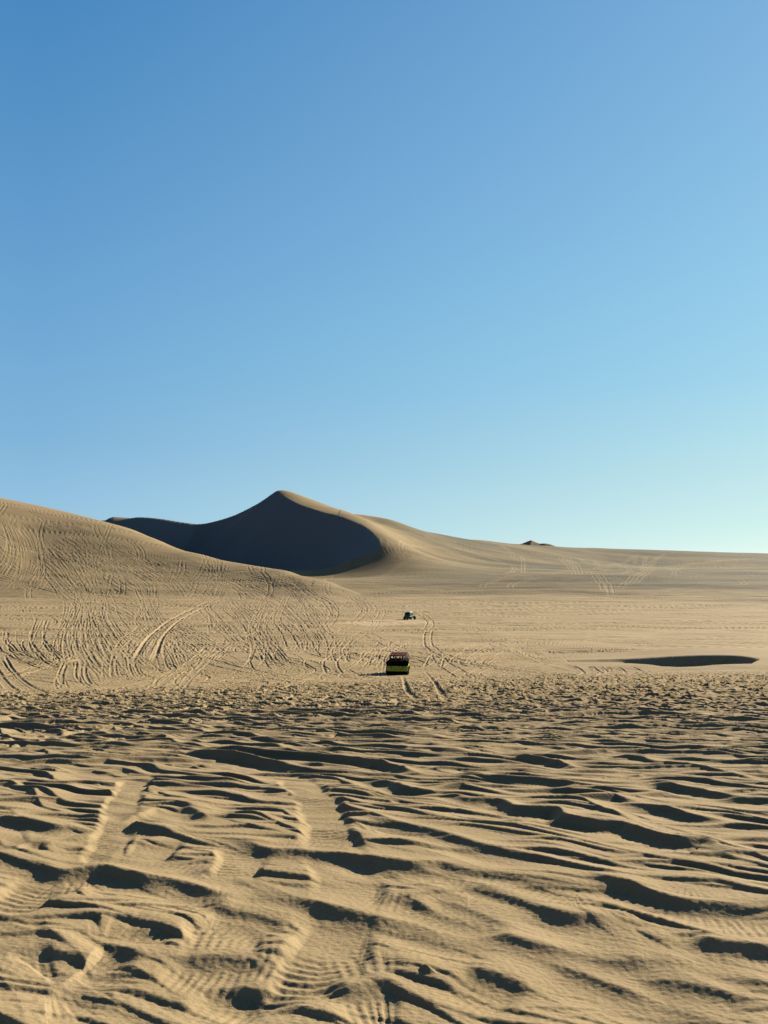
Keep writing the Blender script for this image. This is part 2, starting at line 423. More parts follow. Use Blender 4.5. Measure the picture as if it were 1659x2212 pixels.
for gg in (-1.3, 1.3): stamp(offset(photo_path(zl([(1659, 350), (1500, 420), (1300, 520), (1190, 600), (1130, 660), (1080, 750), (1010, 880)]), 90), gg), width=.6, depth=.26, berm=.08, along_noise=.1)
# pale scuffed strip behind the green car
stamp(photo_path([(905, 1340.5), (880, 1342), (850, 1344), (800, 1347), (770, 1349)], 60), width=7, depth=.03, berm=.0, dest=DUST, fade=False)
TONE += (1.1 * DUST).astype(np.float32)

# ------------------------------------------------------------------ churned sand in front (r < 95 m)
NF = int(np.searchsorted(RAD, 95.0))
xf = X[:NF, IN].astype(np.float32); yf = Y[:NF, IN].astype(np.float32); rf = RAD[:NF].astype(np.float32)[:, None]
ca, sa = math.cos(math.radians(-28)), math.sin(math.radians(-28))       # the main driving direction: away to the left / near to the right
A = xf * ca + yf * sa; B = -xf * sa + yf * ca
w1 = gn(A / 1.3, B / 1.3, 21); w2 = gn(A / 1.3 + 7.7, B / 1.3 + 3.1, 22)
lowf = gn(A / 4.2, B / 2.6, 23)
AA = A + .30 * w1 + .12 * gn(A / .45, B / .3, 29); BB = B + .14 * w2 + .05 * gn(A / .5 + 3, B / .35, 30)
n1 = gn(AA / .46, BB / .17, 24)
n2 = gn(AA / .22, BB / .10, 25)
n3 = gn(AA / .14 + .3 * n1, BB / .09, 26)
n4 = gn(AA / 1.0 + 5, BB / .36 + 9, 28)
n5 = gn(AA / 2.4 + 2, BB / 1.0 + 4, 36)
def crest(n): return np.clip(1 - np.abs(n) * 2.2, 0, 1)
rid = crest(gn(AA / 1.5, BB / .33, 27)); rid2 = crest(gn(AA / .75 + 8, BB / .20 + 2, 37))
fine = np.clip(1.25 - rf / 26, 0, 1); fard = sstep(10, 30, rf)
H = .028 * lowf + .0185 * n1 * (1 + .5 * fard) + .007 * n2 * fine + .006 * n3 * np.clip(1.1 - rf / 12, 0, 1) + .017 * n4 * (1 + 2.0 * fard) + .045 * n5 * fard + .032 * rid * (1 + 1.2 * fard) + .021 * rid2 * (1 + .6 * fard)
smooth_low = .030 * lowf + .005 * n1 + .008 * n4 + .016 + .012 * rid
grain = gn(xf / .035, yf / .022, 31) * np.clip(1.3 - rf / 8, 0, 1)
wob = gn(A / .7, B / .7, 33); wob2 = gn(A / .33, B / .33, 34)
patch = sstep(-.25, .25, gn(A / 1.1, B / 1.1, 35))

# thinner strands of the same kind all over the churn
def free_ridge(x0, y0, th, c2, L, ht, seed, over=False):
    c, s_ = math.sin(th), math.cos(th); r_c = math.hypot(x0, y0); reach = L / 2 + .4
    i0 = int(np.searchsorted(rf[:, 0], max(.1, r_c - reach))); i1 = int(np.searchsorted(rf[:, 0], r_c + reach))
    jc = math.atan2(x0, y0); dj = math.atan2(reach, max(r_c - reach * .6, .8))
    j0 = int(np.searchsorted(ang_in, jc - dj)); j1 = int(np.searchsorted(ang_in, jc + dj))
    if i1 - i0 < 4 or j1 - j0 < 4: return
    s = (slice(i0, i1), slice(j0, j1))
    x = xf[s] - x0; y = yf[s] - y0; u = x * c + y * s_; v = -x * s_ + y * c
    ws = .8 + r_c / 14; f_ = c2 * u * u * .5 + ws * (.10 * np.sin(u * 1.7 / ws + seed) + .035 * np.sin(u * 4.3 / ws + 2 * seed)); sl = c2 * u + .17 * np.cos(u * 1.7 / ws + seed) + .15 * np.cos(u * 4.3 / ws + 2 * seed); f_ = f_ + .05 * ws * wob[s]
    d = (v - f_) / np.sqrt(1 + sl * sl) + .015 * wob2[s]
    if c < 0: d = -d
    e = (1 - sstep(L * .25, L * .5, np.abs(u))) * (1 + .5 * wob[s])
    if over:      # a wave of sand laid over what is there (upper envelope, so that heights do not pile up)
        wn = .03 + .55 * ht; wf = .16 + 2.0 * ht
        pr = np.where(d > 0, np.exp(-np.abs(d / wf) ** 1.25), np.exp(-np.abs(d / wn) ** 1.7))
        b = smooth_low[s] - .022 + (ht * e + .022) * pr; a = H[s]; kk = .004
        H[s] = np.where(pr * e > .02, np.maximum(a, b) + kk * np.log1p(np.exp(-np.abs(a - b) / kk)) * .5 * np.minimum(1, pr * 4), a)
        return
    wn = .022 + .7 * ht
    H[s] += ht * e * np.where(d > 0, np.exp(-np.abs(d / (.07 + 1.6 * ht)) ** 1.4), np.exp(-np.abs(d / wn) ** 1.6)) - .3 * ht * e * np.exp(-((d + wn * 2.4) / (wn * 1.2)) ** 2)
for i in range(230):
    r = math.exp(rng.uniform(math.log(3.0), math.log(34))); t = rng.uniform(-.6, .6)
    free_ridge(r * math.sin(t), r * math.cos(t), math.radians(116) + rng.normal(0, .22), rng.normal(0, .12), rng.uniform(.7, 3.6) * (1 + r / 30), rng.uniform(.009, .024) * (.45 + r / 13), rng.uniform(0, 6))
def band(d, u, W, depth, berm, tread=.008, wl=.065, seed=0, fade=None, r0=0, r1=NF):
    """press one wheel band into the churned sand; d signed distance, u distance along"""
    global H
    s = (slice(r0, r1), slice(None)); h0 = H[s]
    ad = np.abs(d)
    mk = .94 * (1 - sstep(W * .72, W * 1.18, ad + .035 * wob2[s] + .03 * wob[s]))
    if fade is not None: mk = mk * fade
    und = .016 * np.sin(u * 2.1 + seed) + .016 * wob[s]
    tr = tread * .24 * np.sin((u + .02 * wob2[s] + .25 * ad) * 6.2832 / wl) * patch[s] * np.clip(1.4 - rf[r0:r1] / 9, 0, 1)
    lug = .0016 * np.sin(u * 6.2832 / (wl * 1.5)) * np.exp(-((ad - W * .95) / .03) ** 2) * np.clip(1.3 - rf[r0:r1] / 10, 0, 1)
    tgt = smooth_low[s] - depth + und + tr + .0035 * n2[s] * fine[r0:r1] + .05 * (h0 - smooth_low[s])
    h = H[s]
    h = h * (1 - mk) + tgt * mk
    side = np.where(d > 0, 1.0, .75)
    bm = berm * side * np.exp(-((ad - W * 1.22 - .015 * wob2[s]) / (.05 + .03 * (d > 0))) ** 2) * (1 + .7 * wob[s])
    if fade is not None: bm = bm * fade
    h = np.maximum(h + .25 * bm, np.minimum(h + bm, smooth_low[s] + bm))
    h = h + lug * (fade if fade is not None else 1)
    H[s] = h

def free_band(x0, y0, th, c2, L, W, depth, berm, seed):
    c, s_ = math.sin(th), math.cos(th)
    reach = L / 2 + 1
    r_c = math.hypot(x0, y0)
    i0 = int(np.searchsorted(rf[:, 0], max(0.1, r_c - reach))); i1 = int(np.searchsorted(rf[:, 0], r_c + reach))
    if i1 - i0 < 4: return
    x = xf[i0:i1] - x0; y = yf[i0:i1] - y0
    u = x * c + y * s_; v = -x * s_ + y * c
    f_ = c2 * u * u * .5 + .10 * np.sin(u * .9 + seed)
    sl = c2 * u + .09 * np.cos(u * .9 + seed)
    d = (v - f_) / np.sqrt(1 + sl * sl)
    fade = (1 - sstep(L * .40, L * .5, np.abs(u)))
    if not ((np.abs(d) < W * 2) & (fade > 0)).any(): return
    band(d, u, W, depth, berm, seed=seed, fade=fade, r0=i0, r1=i1, wl=random.uniform(.055, .085))

for i in range(210):
    r = math.exp(rng.uniform(math.log(3.2), math.log(75))); t = rng.uniform(-.62, .62)
    x0, y0 = r * math.sin(t), r * math.cos(t)
    q = rng.random()
    if q < .82: th = math.radians(115) + rng.normal(0, .22)
    elif q < .90 and r > 18: th = rng.normal(.05, .22)
    elif r < 14: th = math.radians(112) + rng.normal(0, .3)
    else: th = rng.uniform(0, math.pi)
    if rng.random() < .5: th += math.pi
    W = rng.uniform(.09, .17); dep = rng.uniform(.005, .035); be = rng.uniform(.010, .030) * (1 + 1.0 * (r > 14)); L = rng.uniform(4, 14) * (1 if r < 12 else 2)
    c2 = rng.normal(0, .03); sd = rng.uniform(0, 6)
    free_band(x0, y0, th, c2, L, W, dep, be, sd)
    if rng.random() < .6:
        free_band(x0 + math.cos(th) * 1.75, y0 - math.sin(th) * 1.75, th, c2, L, W, dep, be, sd)
# loose lumps and hollows kicked up over the tracks
H += .006 * gn(AA / .4 + 11, BB / .2 + 5, 41) + .03 * np.clip(gn(AA / .8 + 31, BB / .35 + 15, 42), 0, 1)

def poly_dist(pts):
    """signed distance and arc length to a polyline, on the ring range it covers"""
    p = np.asarray(pts); r = np.hypot(p[:, 0], p[:, 1])
    i0 = int(np.searchsorted(rf[:, 0], r.min() - .9)); i1 = int(np.searchsorted(rf[:, 0], r.max() + .9))
    x = xf[i0:i1]; y = yf[i0:i1]
    best = np.full(x.shape, 1e9, np.float32); sd = np.zeros(x.shape, np.float32); uu = np.zeros(x.shape, np.float32); acc = 0
    for a, b in zip(p[:-1], p[1:]):
        e = b - a; l = np.linalg.norm(e) + 1e-9; e = e / l
        dx = x - a[0]; dy = y - a[1]
        al = np.clip(dx * e[0] + dy * e[1], 0, l)
        qx = dx - al * e[0]; qy = dy - al * e[1]; dd = qx * qx + qy * qy
        m = dd < best
        best = np.where(m, dd, best); sd = np.where(m, -(qx * e[1] - qy * e[0]), sd); uu = np.where(m, acc + al, uu); acc += l
    d = np.sqrt(best) * np.where(sd >= 0, 1, -1)
    return d, uu, acc, i0, i1

for i in range(460):
    r = math.exp(rng.uniform(math.log(2.9), math.log(26))); t = rng.uniform(-.6, .6)
    free_ridge(r * math.sin(t), r * math.cos(t), math.radians(115) + rng.normal(0, .26), rng.normal(0, .12), rng.uniform(1.0, 4.4) * (1 + r / 30), rng.uniform(.022, .058) * (.82 + r / 15), rng.uniform(0, 6), True)
rng2 = np.random.default_rng(5)
for i in range(420):       # the same waves to either side of the view
    r = math.exp(rng2.uniform(math.log(3.0), math.log(26))); t = rng2.uniform(.55, .86) * rng2.choice([-1, 1])
    free_ridge(r * math.sin(t), r * math.cos(t), math.radians(115) + rng2.normal(0, .26), rng2.normal(0, .12), rng2.uniform(1.0, 4.4) * (1 + r / 30), rng2.uniform(.022, .058) * (.82 + r / 15), rng2.uniform(0, 6), True)
# flat wheel bands running away from the camera
for q, W, dep, be in [([(640, 1690), (664, 1720), (693, 1750), (714, 1830), (757, 1928)], .20, -.005, .009), ([(757, 1900), (750, 1960), (735, 2010), (704, 2065), (677, 2144), (660, 2230)], .21, -.004, .009),
               ([(300, 1690), (265, 1748), (250, 1800), (225, 1880)], .16, -.006, .008), ([(470, 1990), (476, 2044), (470, 2110)], .2, .012, .006),
               ([(130, 1900), (48, 1949), (-40, 2000)], .22, .015, .01), ([(345, 1820), (312, 1853), (285, 1880)], .2, .012, .01), ([(522, 1835), (518, 1875), (505, 1930)], .17, .015, .01)]:
    p = np.array([hit(c, r) for c, r in q]); p = smooth_poly(p, 26)
    d, u, L, i0, i1 = poly_dist(p)
    band(d, u, W, dep, be, tread=.026, seed=q[0][0], fade=sstep(0, .25, u) * (1 - sstep(L - .25, L - .001, u)), r0=i0, r1=i1, wl=.06)

for q in [zm([(690, 1300), (715, 1400), (750, 1530), (790, 1600), (850, 1680), (960, 1800)]), zm([(1070, 1250), (1120, 1300), (1200, 1400), (1275, 1535), (1330, 1640), (1400, 1760)])]:
    p = smooth_poly(np.array([hit(c, r) for c, r in q]), 40)
    d, u, L, i0, i1 = poly_dist(p)
    band(d, u, .15, .03, .032, tread=.004, seed=1, fade=1 - sstep(L * .6, L - .001, u), r0=i0, r1=i1, wl=.4)
ridges = [  # long wandering ridges with a steep shaded near side: (points, height)
    ([(-60, 1860), (0, 1867), (85, 1880), (137, 1896), (222, 1890), (275, 1901), (339, 1910), (400, 1922), (444, 1934), (500, 1945), (560, 1951), (635, 1958), (714, 1978), (794, 1994), (887, 2006), (940, 2023), (1008, 2039), (1077, 2041), (1151, 2062), (1231, 2078), (1336, 2095), (1442, 2096), (1522, 2110), (1659, 2139), (1740, 2155)], .165),
    ([(386, 1822), (450, 1824), (529, 1832), (582, 1850), (635, 1852), (714, 1860), (794, 1871), (887, 1887), (956, 1884), (1019, 1901), (1109, 1910), (1162, 1925), (1257, 1935)], .135),
    ([(-40, 1772), (0, 1776), (79, 1787), (127, 1795), (200, 1796)], .13),
    ([(956, 1721), (1003, 1740), (1077, 1746), (1120, 1764), (1204, 1768), (1247, 1789), (1342, 1796), (1389, 1815), (1453, 1830), (1522, 1834), (1575, 1852), (1680, 1864)], .19),
    ([(781, 1769), (844, 1789), (913, 1806), (982, 1824), (1045, 1843), (1109, 1859), (1178, 1876)], .11),
    ([(1255, 1896), (1310, 1915), (1363, 1932), (1416, 1953), (1495, 1970), (1600, 1978), (1700, 1990)], .17),
    ([(960, 1938), (1019, 1931), (1098, 1954), (1162, 1975), (1231, 1995), (1310, 1998), (1360, 2000)], .14),
    ([(1490, 2028), (1548, 2054), (1659, 2068), (1720, 2075)], .17),
    ([(365, 1631), (450, 1638), (529, 1650), (608, 1665), (698, 1677)], .22),
    ([(423, 1622), (582, 1637), (741, 1651), (847, 1667), (920, 1690)], .2),
    ([(781, 1695), (850, 1705), (887, 1718), (960, 1728)], .16),
    ([(425, 1975), (503, 1973), (582, 1994), (651, 2012)], .16),
    ([(430, 2143), (529, 2156), (608, 2166)], .11), ([(350, 2084), (450, 2085), (582, 2092)], .10), ([(700, 2160), (800, 2148), (880, 2146)], .12),
    ([(1100, 2080), (1151, 2092), (1257, 2123), (1363, 2160), (1469, 2187), (1575, 2208), (1650, 2225)], .09),
    ([(1000, 2105), (1051, 2123), (1125, 2150), (1170, 2170)], .11), ([(1350, 2124), (1400, 2134), (1522, 2152), (1659, 2180)], .09),
    ([(860, 1942), (908, 1965), (970, 1990), (1050, 2015), (1120, 2040)], .09), ([(925, 1947), (1000, 1968), (1060, 2000), (1130, 2032)], .05),
    ([(1000, 1685), (1100, 1692), (1200, 1700), (1280, 1712)], .15), ([(1100, 1640), (1180, 1652), (1260, 1668)], .16), ([(1300, 1740), (1400, 1752), (1500, 1775), (1600, 1790)], .14),
    ([(1380, 1700), (1450, 1712), (1560, 1730), (1640, 1742)], .15), ([(280, 1788), (330, 1796), (380, 1808)], .12), ([(250, 1782), (300, 1770), (340, 1752)], .09), ([(395, 1750), (430, 1765), (465, 1780)], .11),
    ([(460, 1970), (560, 1990), (640, 2010)], .05), ([(30, 1850), (60, 1835), (110, 1828)], .09), ([(90, 2165), (140, 2150), (185, 2110)], .10), ([(0, 2100), (40, 2080), (120, 2060)], .08),
    ([(190, 2060), (240, 2055), (300, 2080), (330, 2090)], .13),
]
for q, ht in ridges:
    p = np.array([hit(c, r) for c, r in q]); p = smooth_poly(p, max(14, 4 * len(q)))
    if p[0, 0] > p[-1, 0]: p = p[::-1]
    d, u, L, i0, i1 = poly_dist(p)             # d > 0 : far side
    s = (slice(i0, i1), slice(None))
    tp = min(.3 * L, .9); e = sstep(0, tp, u) * (1 - sstep(L - tp, L - .001, u))
    am = .28 * ht * e * (1 + .18 * wob[s] + .08 * n4[s]) * np.clip(1.4 + (rf[i0:i1] - 4.5) / 7.0, 1.25, 2.2)
    dd = d + .025 * wob2[s] + .03 * wob[s]
    far_ = np.exp(-np.abs(dd / .16) ** 1.5); near_ = np.exp(-np.abs(dd / (.030 + .22 * ht)) ** 1.7)
    h = H[s]
    k = np.exp(-np.abs(d / (.20 + .02 * rf[i0:i1])) ** 3) * .78 * e
    h = h * (1 - k) + smooth_low[s] * k
    h = h + am * np.where(dd > 0, far_, near_) - .20 * am * np.exp(-((dd + .19) / .09) ** 2)
    lugs = .0032 * np.sin((u + .05 * np.abs(d) + .01 * wob2[s]) * 6.2832 / .052) * (sstep(.06, .12, d) * (1 - sstep(.30, .38, d)) + sstep(.10, .14, -d) * (1 - sstep(.30, .36, -d))) * patch[s] * e * np.clip(1.3 - rf[i0:i1] / 9, 0, 1)
    H[s] = h + lugs
# round mounds and hollows
for c, r, sx, sy, ht in [(575, 1775, .22, .20, .16), (790, 1815, .14, .12, .10), (250, 2050, .20, .14, -.14), (80, 2060, .28, .22, .12), (130, 2120, .2, .12, -.1), (560, 1702, .25, .3, -.12), (530, 1745, .3, .3, -.08),
                         (1150, 1868, .28, .2, -.09), (1080, 2090, .3, .2, .10), (1190, 1950, .3, .2, -.08), (540, 2190, .16, .12, -.14), (330, 2040, .12, .07, -.08), (70, 1850, .25, .2, .10), (950, 1780, .2, .2, .08)]:
    x0, y0 = hit(c, min(r, 2205))
    i0 = int(np.searchsorted(rf[:, 0], y0 - 1.5)); i1 = int(np.searchsorted(rf[:, 0], y0 + 1.5)); s = slice(i0, i1)
    H[s] += .24 * ht * np.exp(-(((xf[s] - x0) / sx) ** 2 + ((yf[s] - y0) / sy) ** 2) ** 1.3 * (1 + .4 * wob[s]))

# sand cannot stand steeper than its angle of repose: let steep faces slump
near = rf[:, 0] < 40
NS = int(near.sum())
def slump(h, lim, n):
    for _ in range(n):
        for k in (1, 2, 4):
            d = h[:, k:] - h[:, :-k]; l = lim * rf[:NS] * (ang_in[k:] - ang_in[:-k])[None].astype(np.float32)
            ex = np.sign(d) * np.maximum(np.abs(d) - l, 0) * .22
            h[:, k:] -= ex; h[:, :-k] += ex
            d = h[k:] - h[:-k]; l = lim * (rf[k:NS] - rf[:NS - k])
            ex = np.sign(d) * np.maximum(np.abs(d) - l, 0) * .22
            h[k:] -= ex; h[:-k] += ex
    return h
H *= .80 + .25 * sstep(8, 20, rf)
H[:NS] = slump(H[:NS].copy(), .78, 10)
H += .0025 * grain

# ease the churn out with distance, and into patches
lat = xf / np.maximum(yf, 1)
yedge = np.interp(lat, [-.55, -.3, -.05, .1, .22, .5], [56, 62, 72, 78, 86, 89]) + np.where(lat < .2, 1, .25) * (5 * gn(xf / 7, yf / 9, 71) + 3 * gn(xf / 2.5, yf / 4, 72))
amp = 1 - .9 * sstep(yedge - 20, yedge + 4, yf)
lat = xf / np.maximum(yf, 1)
amp = amp * (1 - .9 * sstep(84, 95, rf))
amp = amp * (1 + (.45 + .5 * sstep(.0, .3, lat)) * sstep(14, 40, yf))
pad = np.exp(-(((xf - 1.4) / 2.4) ** 2 + ((yf - 77) / 7.0) ** 2) ** 2)
amp = amp * (1 - .95 * pad)
coarse = (.055 * gn(A / 4.2, B / 2.6, 23) + .04 * gn(A / 1.25, B / .62, 24)) * (1 - .9 * sstep(60, 95, rf)); kb = sstep(.84, 1.03, np.abs(np.tan(ang_in)))[None]
full = np.zeros(Z.shape, np.float32); full[:NF, IN] = H * amp * (1 - kb) + coarse * kb
# beyond the sides of the view the churn carries on, coarser
for sl in (slice(0, C0), slice(C0 + NC_IN, NCOL)):
    xs, ys = X[:NF, sl], Y[:NF, sl]
    a_ = xs * ca + ys * sa; b_ = -xs * sa + ys * ca
    full[:NF, sl] = (.055 * gn(a_ / 4.2, b_ / 2.6, 23) + .04 * gn(a_ / 1.25, b_ / .62, 24)) * (1 - .9 * sstep(60, 95, RAD[:NF])[:, None])
T *= np.where(RAD[:, None] < 60, sstep(26, 44, RAD)[:, None], 1)
# broad wind-worked relief farther out
swell = (.22 * gn(X / 19, Y / 8, 51) + .10 * gn(X / 6.5, Y / 3.2, 52)) * (sstep(70, 110, RAD) * (1 - sstep(330, 460, RAD)))[:, None]
swell = swell + (.9 * gn(X / 120, Y / 34, 53) + .35 * gn(X / 40, Y / 14, 54)) * (sstep(230, 330, RAD) * (1 - .3 * sstep(500, 700, RAD)))[:, None] * np.where(X > -30, 1, .35)
insb = inpoly(X, Y, BASIN); swell = np.where(insb, 0, swell)
hollow = 1 - sstep(.85, 1.25, np.hypot((X - 48) / 25, (Y - 103) / 14))
swell = swell * (1 - .97 * hollow)
T = T * (1 - hollow)
T = T * (1 - .9 * np.exp(-(((X - 1.4) / 1.9) ** 2 + ((Y - 80.5) / 3.0) ** 2) ** 2))
Z = Z + full + T + swell
PALE = np.maximum(TONE, 0)
# darker, coarser sand lies in drifts on the far slopes
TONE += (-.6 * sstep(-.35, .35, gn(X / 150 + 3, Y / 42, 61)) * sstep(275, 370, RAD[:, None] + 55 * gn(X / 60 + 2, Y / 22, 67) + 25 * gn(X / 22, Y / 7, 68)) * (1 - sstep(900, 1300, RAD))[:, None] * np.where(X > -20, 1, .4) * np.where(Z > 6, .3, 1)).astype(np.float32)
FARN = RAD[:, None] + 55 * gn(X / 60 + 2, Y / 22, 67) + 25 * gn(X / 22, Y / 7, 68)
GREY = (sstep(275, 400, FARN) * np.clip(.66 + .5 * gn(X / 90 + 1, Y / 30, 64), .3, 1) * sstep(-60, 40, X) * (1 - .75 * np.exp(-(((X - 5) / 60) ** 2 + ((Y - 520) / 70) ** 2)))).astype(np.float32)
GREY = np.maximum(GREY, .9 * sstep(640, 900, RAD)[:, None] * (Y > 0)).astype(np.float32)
SHADE_TINT = inpoly(X, Y, BASIN).astype(np.float32)  # blue-grey of the bowl's shade and haze, put into the sand colour
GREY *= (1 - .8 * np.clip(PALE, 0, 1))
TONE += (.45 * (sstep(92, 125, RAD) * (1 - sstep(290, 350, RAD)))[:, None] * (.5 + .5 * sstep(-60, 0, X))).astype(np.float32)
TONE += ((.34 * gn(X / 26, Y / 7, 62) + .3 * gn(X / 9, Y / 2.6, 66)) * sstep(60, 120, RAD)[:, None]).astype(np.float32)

def make_mesh(name):
    nv = NR * NCOL
    co = np.empty((nv, 3), np.float32)
    co[:, 0] = X.ravel(); co[:, 1] = Y.ravel(); co[:, 2] = Z.ravel()
    i = np.arange(NR - 1)[:, None]; j = np.arange(NCOL)[None]; jn = (j + 1) % NCOL
    a = i * NCOL + j; b = i * NCOL + jn; c = (i + 1) * NCOL + jn; d = (i + 1) * NCOL + j
    quads = np.stack([a, b, c, d], -1).reshape(-1, 4)[:, ::-1].astype(np.int32)
    # centre fan
    ctr = nv; co = np.vstack([co, [[0, 0, -2.1]]]).astype(np.float32); nv += 1
    tris = np.stack([np.full(NCOL, ctr), (np.arange(NCOL) + 1) % NCOL, np.arange(NCOL)], -1).astype(np.int32)
    me = bpy.data.meshes.new(name)
    me.vertices.add(nv); me.vertices.foreach_set('co', co.ravel())
    nl = quads.size + tris.size
    me.loops.add(nl); me.loops.foreach_set('vertex_index', np.r_[quads.ravel(), tris.ravel()].astype(np.int32))
    npoly = len(quads) + len(tris); me.polygons.add(npoly)
    ls = np.r_[np.arange(len(quads)) * 4, quads.size + np.arange(len(tris)) * 3].astype(np.int32)
    me.polygons.foreach_set('loop_start', ls)
    me.update(calc_edges=True)
    me.polygons.foreach_set('use_smooth', np.ones(npoly, bool))
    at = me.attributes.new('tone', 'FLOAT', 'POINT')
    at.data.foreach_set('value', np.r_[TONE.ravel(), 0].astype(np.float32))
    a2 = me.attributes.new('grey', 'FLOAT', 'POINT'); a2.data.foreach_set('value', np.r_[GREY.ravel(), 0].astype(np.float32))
    a3 = me.attributes.new('shade_tint', 'FLOAT', 'POINT'); a3.data.foreach_set('value', np.r_[SHADE_TINT.ravel(), 0].astype(np.float32))
    me.update()
    return me

# ------------------------------------------------------------------ materials
def new_mat(name):
    m = bpy.data.materials.new(name); m.use_nodes = True
    nt = m.node_tree; return m, nt, nt.nodes['Principled BSDF']

def sand_material():
    m, nt, bs = new_mat('sand'); N = nt.nodes; L = nt.links
    bs.inputs['Roughness'].default_value = .95; bs.inputs['Specular IOR Level'].default_value = .12
    geo = N.new('ShaderNodeNewGeometry')
    at = N.new('ShaderNodeAttribute'); at.attribute_name = 'tone'
    n1 = N.new('ShaderNodeTexNoise'); n1.inputs['Scale'].default_value = 1.3; n1.inputs['Detail'].default_value = 6; L.new(geo.outputs['Position'], n1.inputs['Vector'])
    n2 = N.new('ShaderNodeTexNoise'); n2.inputs['Scale'].default_value = 170; n2.inputs['Detail'].default_value = 3; L.new(geo.outputs['Position'], n2.inputs['Vector'])
    def math_(op, a, b):
        q = N.new('ShaderNodeMath'); q.operation = op
        for i, v in enumerate((a, b)):
            if isinstance(v, (int, float)): q.inputs[i].default_value = v
            else: L.new(v, q.inputs[i])
        return q.outputs[0]
    v = math_('ADD', math_('MULTIPLY', at.outputs['Fac'], .30), .5)
    v = math_('ADD', v, math_('MULTIPLY', math_('SUBTRACT', n1.outputs['Fac'], .5), .30))
    v = math_('ADD', v, math_('MULTIPLY', math_('SUBTRACT', n2.outputs['Fac'], .5), .8))
    cr = N.new('ShaderNodeValToRGB'); e = cr.color_ramp.elements
    e[0].position = 0; e[0].color = SAND[0]; e[1].position = 1; e[1].color = SAND[2]
    k = e.new(.5); k.color = SAND[1]
    L.new(v, cr.inputs['Fac'])
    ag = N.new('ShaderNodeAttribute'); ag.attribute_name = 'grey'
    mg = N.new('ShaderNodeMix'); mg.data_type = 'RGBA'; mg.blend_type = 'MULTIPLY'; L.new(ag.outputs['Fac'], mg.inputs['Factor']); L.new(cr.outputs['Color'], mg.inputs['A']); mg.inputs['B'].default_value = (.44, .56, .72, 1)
    ac = N.new('ShaderNodeAttribute'); ac.attribute_name = 'shade_tint'
    mc = N.new('ShaderNodeMix'); mc.data_type = 'RGBA'; L.new(ac.outputs['Fac'], mc.inputs['Factor']); L.new(mg.outputs['Result'], mc.inputs['A']); mc.inputs['B'].default_value = (.212, .230, .222, 1)  # the bowl's painted shade colour replaces the plain sand
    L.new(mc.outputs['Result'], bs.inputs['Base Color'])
    # fine wind grain
    mp = N.new('ShaderNodeMapping'); mp.inputs['Scale'].default_value = (26, 42, 26); mp.inputs['Rotation'].default_value = (0, 0, math.radians(28)); L.new(geo.outputs['Position'], mp.inputs['Vector'])
    n3 = N.new('ShaderNodeTexNoise'); n3.inputs['Scale'].default_value = 1; n3.inputs['Detail'].default_value = 5; L.new(mp.outputs[0], n3.inputs['Vector'])
    bp = N.new('ShaderNodeBump'); bp.inputs['Strength'].default_value = .5; bp.inputs['Distance'].default_value = .012; L.new(n3.outputs['Fac'], bp.inputs['Height'])
    b2 = N.new('ShaderNodeBump'); b2.inputs['Strength'].default_value = .35; b2.inputs['Distance'].default_value = .003; L.new(n2.outputs['Fac'], b2.inputs['Height']); L.new(bp.outputs[0], b2.inputs['Normal'])
    L.new(b2.outputs[0], bs.inputs['Normal'])
    return m
SAND = [(.17, .122, .066, 1), (.368, .277, .152, 1), (.58, .44, .27, 1)]
SAND_M = sand_material()

def paint(name, c, rough=.4, metal=0.0, spec=.5, dust=0.25):
    m, nt, bs = new_mat(name); N = nt.nodes; L = nt.links
    bs.inputs['Roughness'].default_value = rough; bs.inputs['Metallic'].default_value = metal; bs.inputs['Specular IOR Level'].default_value = spec
    tc = N.new('ShaderNodeTexCoord'); n = N.new('ShaderNodeTexNoise'); n.inputs['Scale'].default_value = 4; n.inputs['Detail'].default_value = 5
    L.new(tc.outputs['Object'], n.inputs['Vector'])
    cr = N.new('ShaderNodeValToRGB'); e = cr.color_ramp.elements
    d = (.30, .22, .13)
    e[0].position = .45; e[0].color = (*c, 1); e[1].position = .8; e[1].color = tuple(c[i] * (1 - dust) + d[i] * dust for i in range(3)) + (1,)
    L.new(n.outputs['Fac'], cr.inputs['Fac']); L.new(cr.outputs['Color'], bs.inputs['Base Color'])
    return m
M = {
    'lime': paint('lime_paint', (.92, .84, .02), .4, dust=.08), 'tube': paint('dark_red_tube', (.012, .003, .003), .6, spec=.2, dust=.0), 'black': paint('black_rubber', (.005, .005, .005), .9, spec=.08, dust=.03),
    'canopy': paint('brown_canopy', (.13, .035, .018), .8, spec=.1, dust=.1), 'seat': paint('seat_vinyl', (.003, .003, .003), .9, spec=.05, dust=.0), 'green': paint('green_paint', (.012, .15, .075), .35, dust=.12),
    'glass': paint('dark_glass', (.004, .012, .016), .3, spec=.2, dust=.03), 'white': paint('white_panel', (.78, .76, .68), .5, dust=.15), 'pale': paint('pale_green', (.05, .14, .08), .4),
    'steel': paint('steel', (.35, .35, .35), .4, .8), 'lamp_red': paint('red_lens', (.05, .004, .004), .3, dust=.02),
    'skin': paint('skin', (.20, .11, .075), .6, dust=0), 'hair': paint('hair', (.008, .006, .005), .7, dust=0),
    'c0': paint('cloth_black', (.005, .005, .007), .9, dust=.02), 'c1': paint('cloth_navy', (.005, .005, .007), .9, dust=.02), 'c2': paint('cloth_charcoal', (.005, .005, .007), .9, dust=.02), 'c3': paint('cloth_maroon', (.03, .008, .008), .9, dust=.02),
}

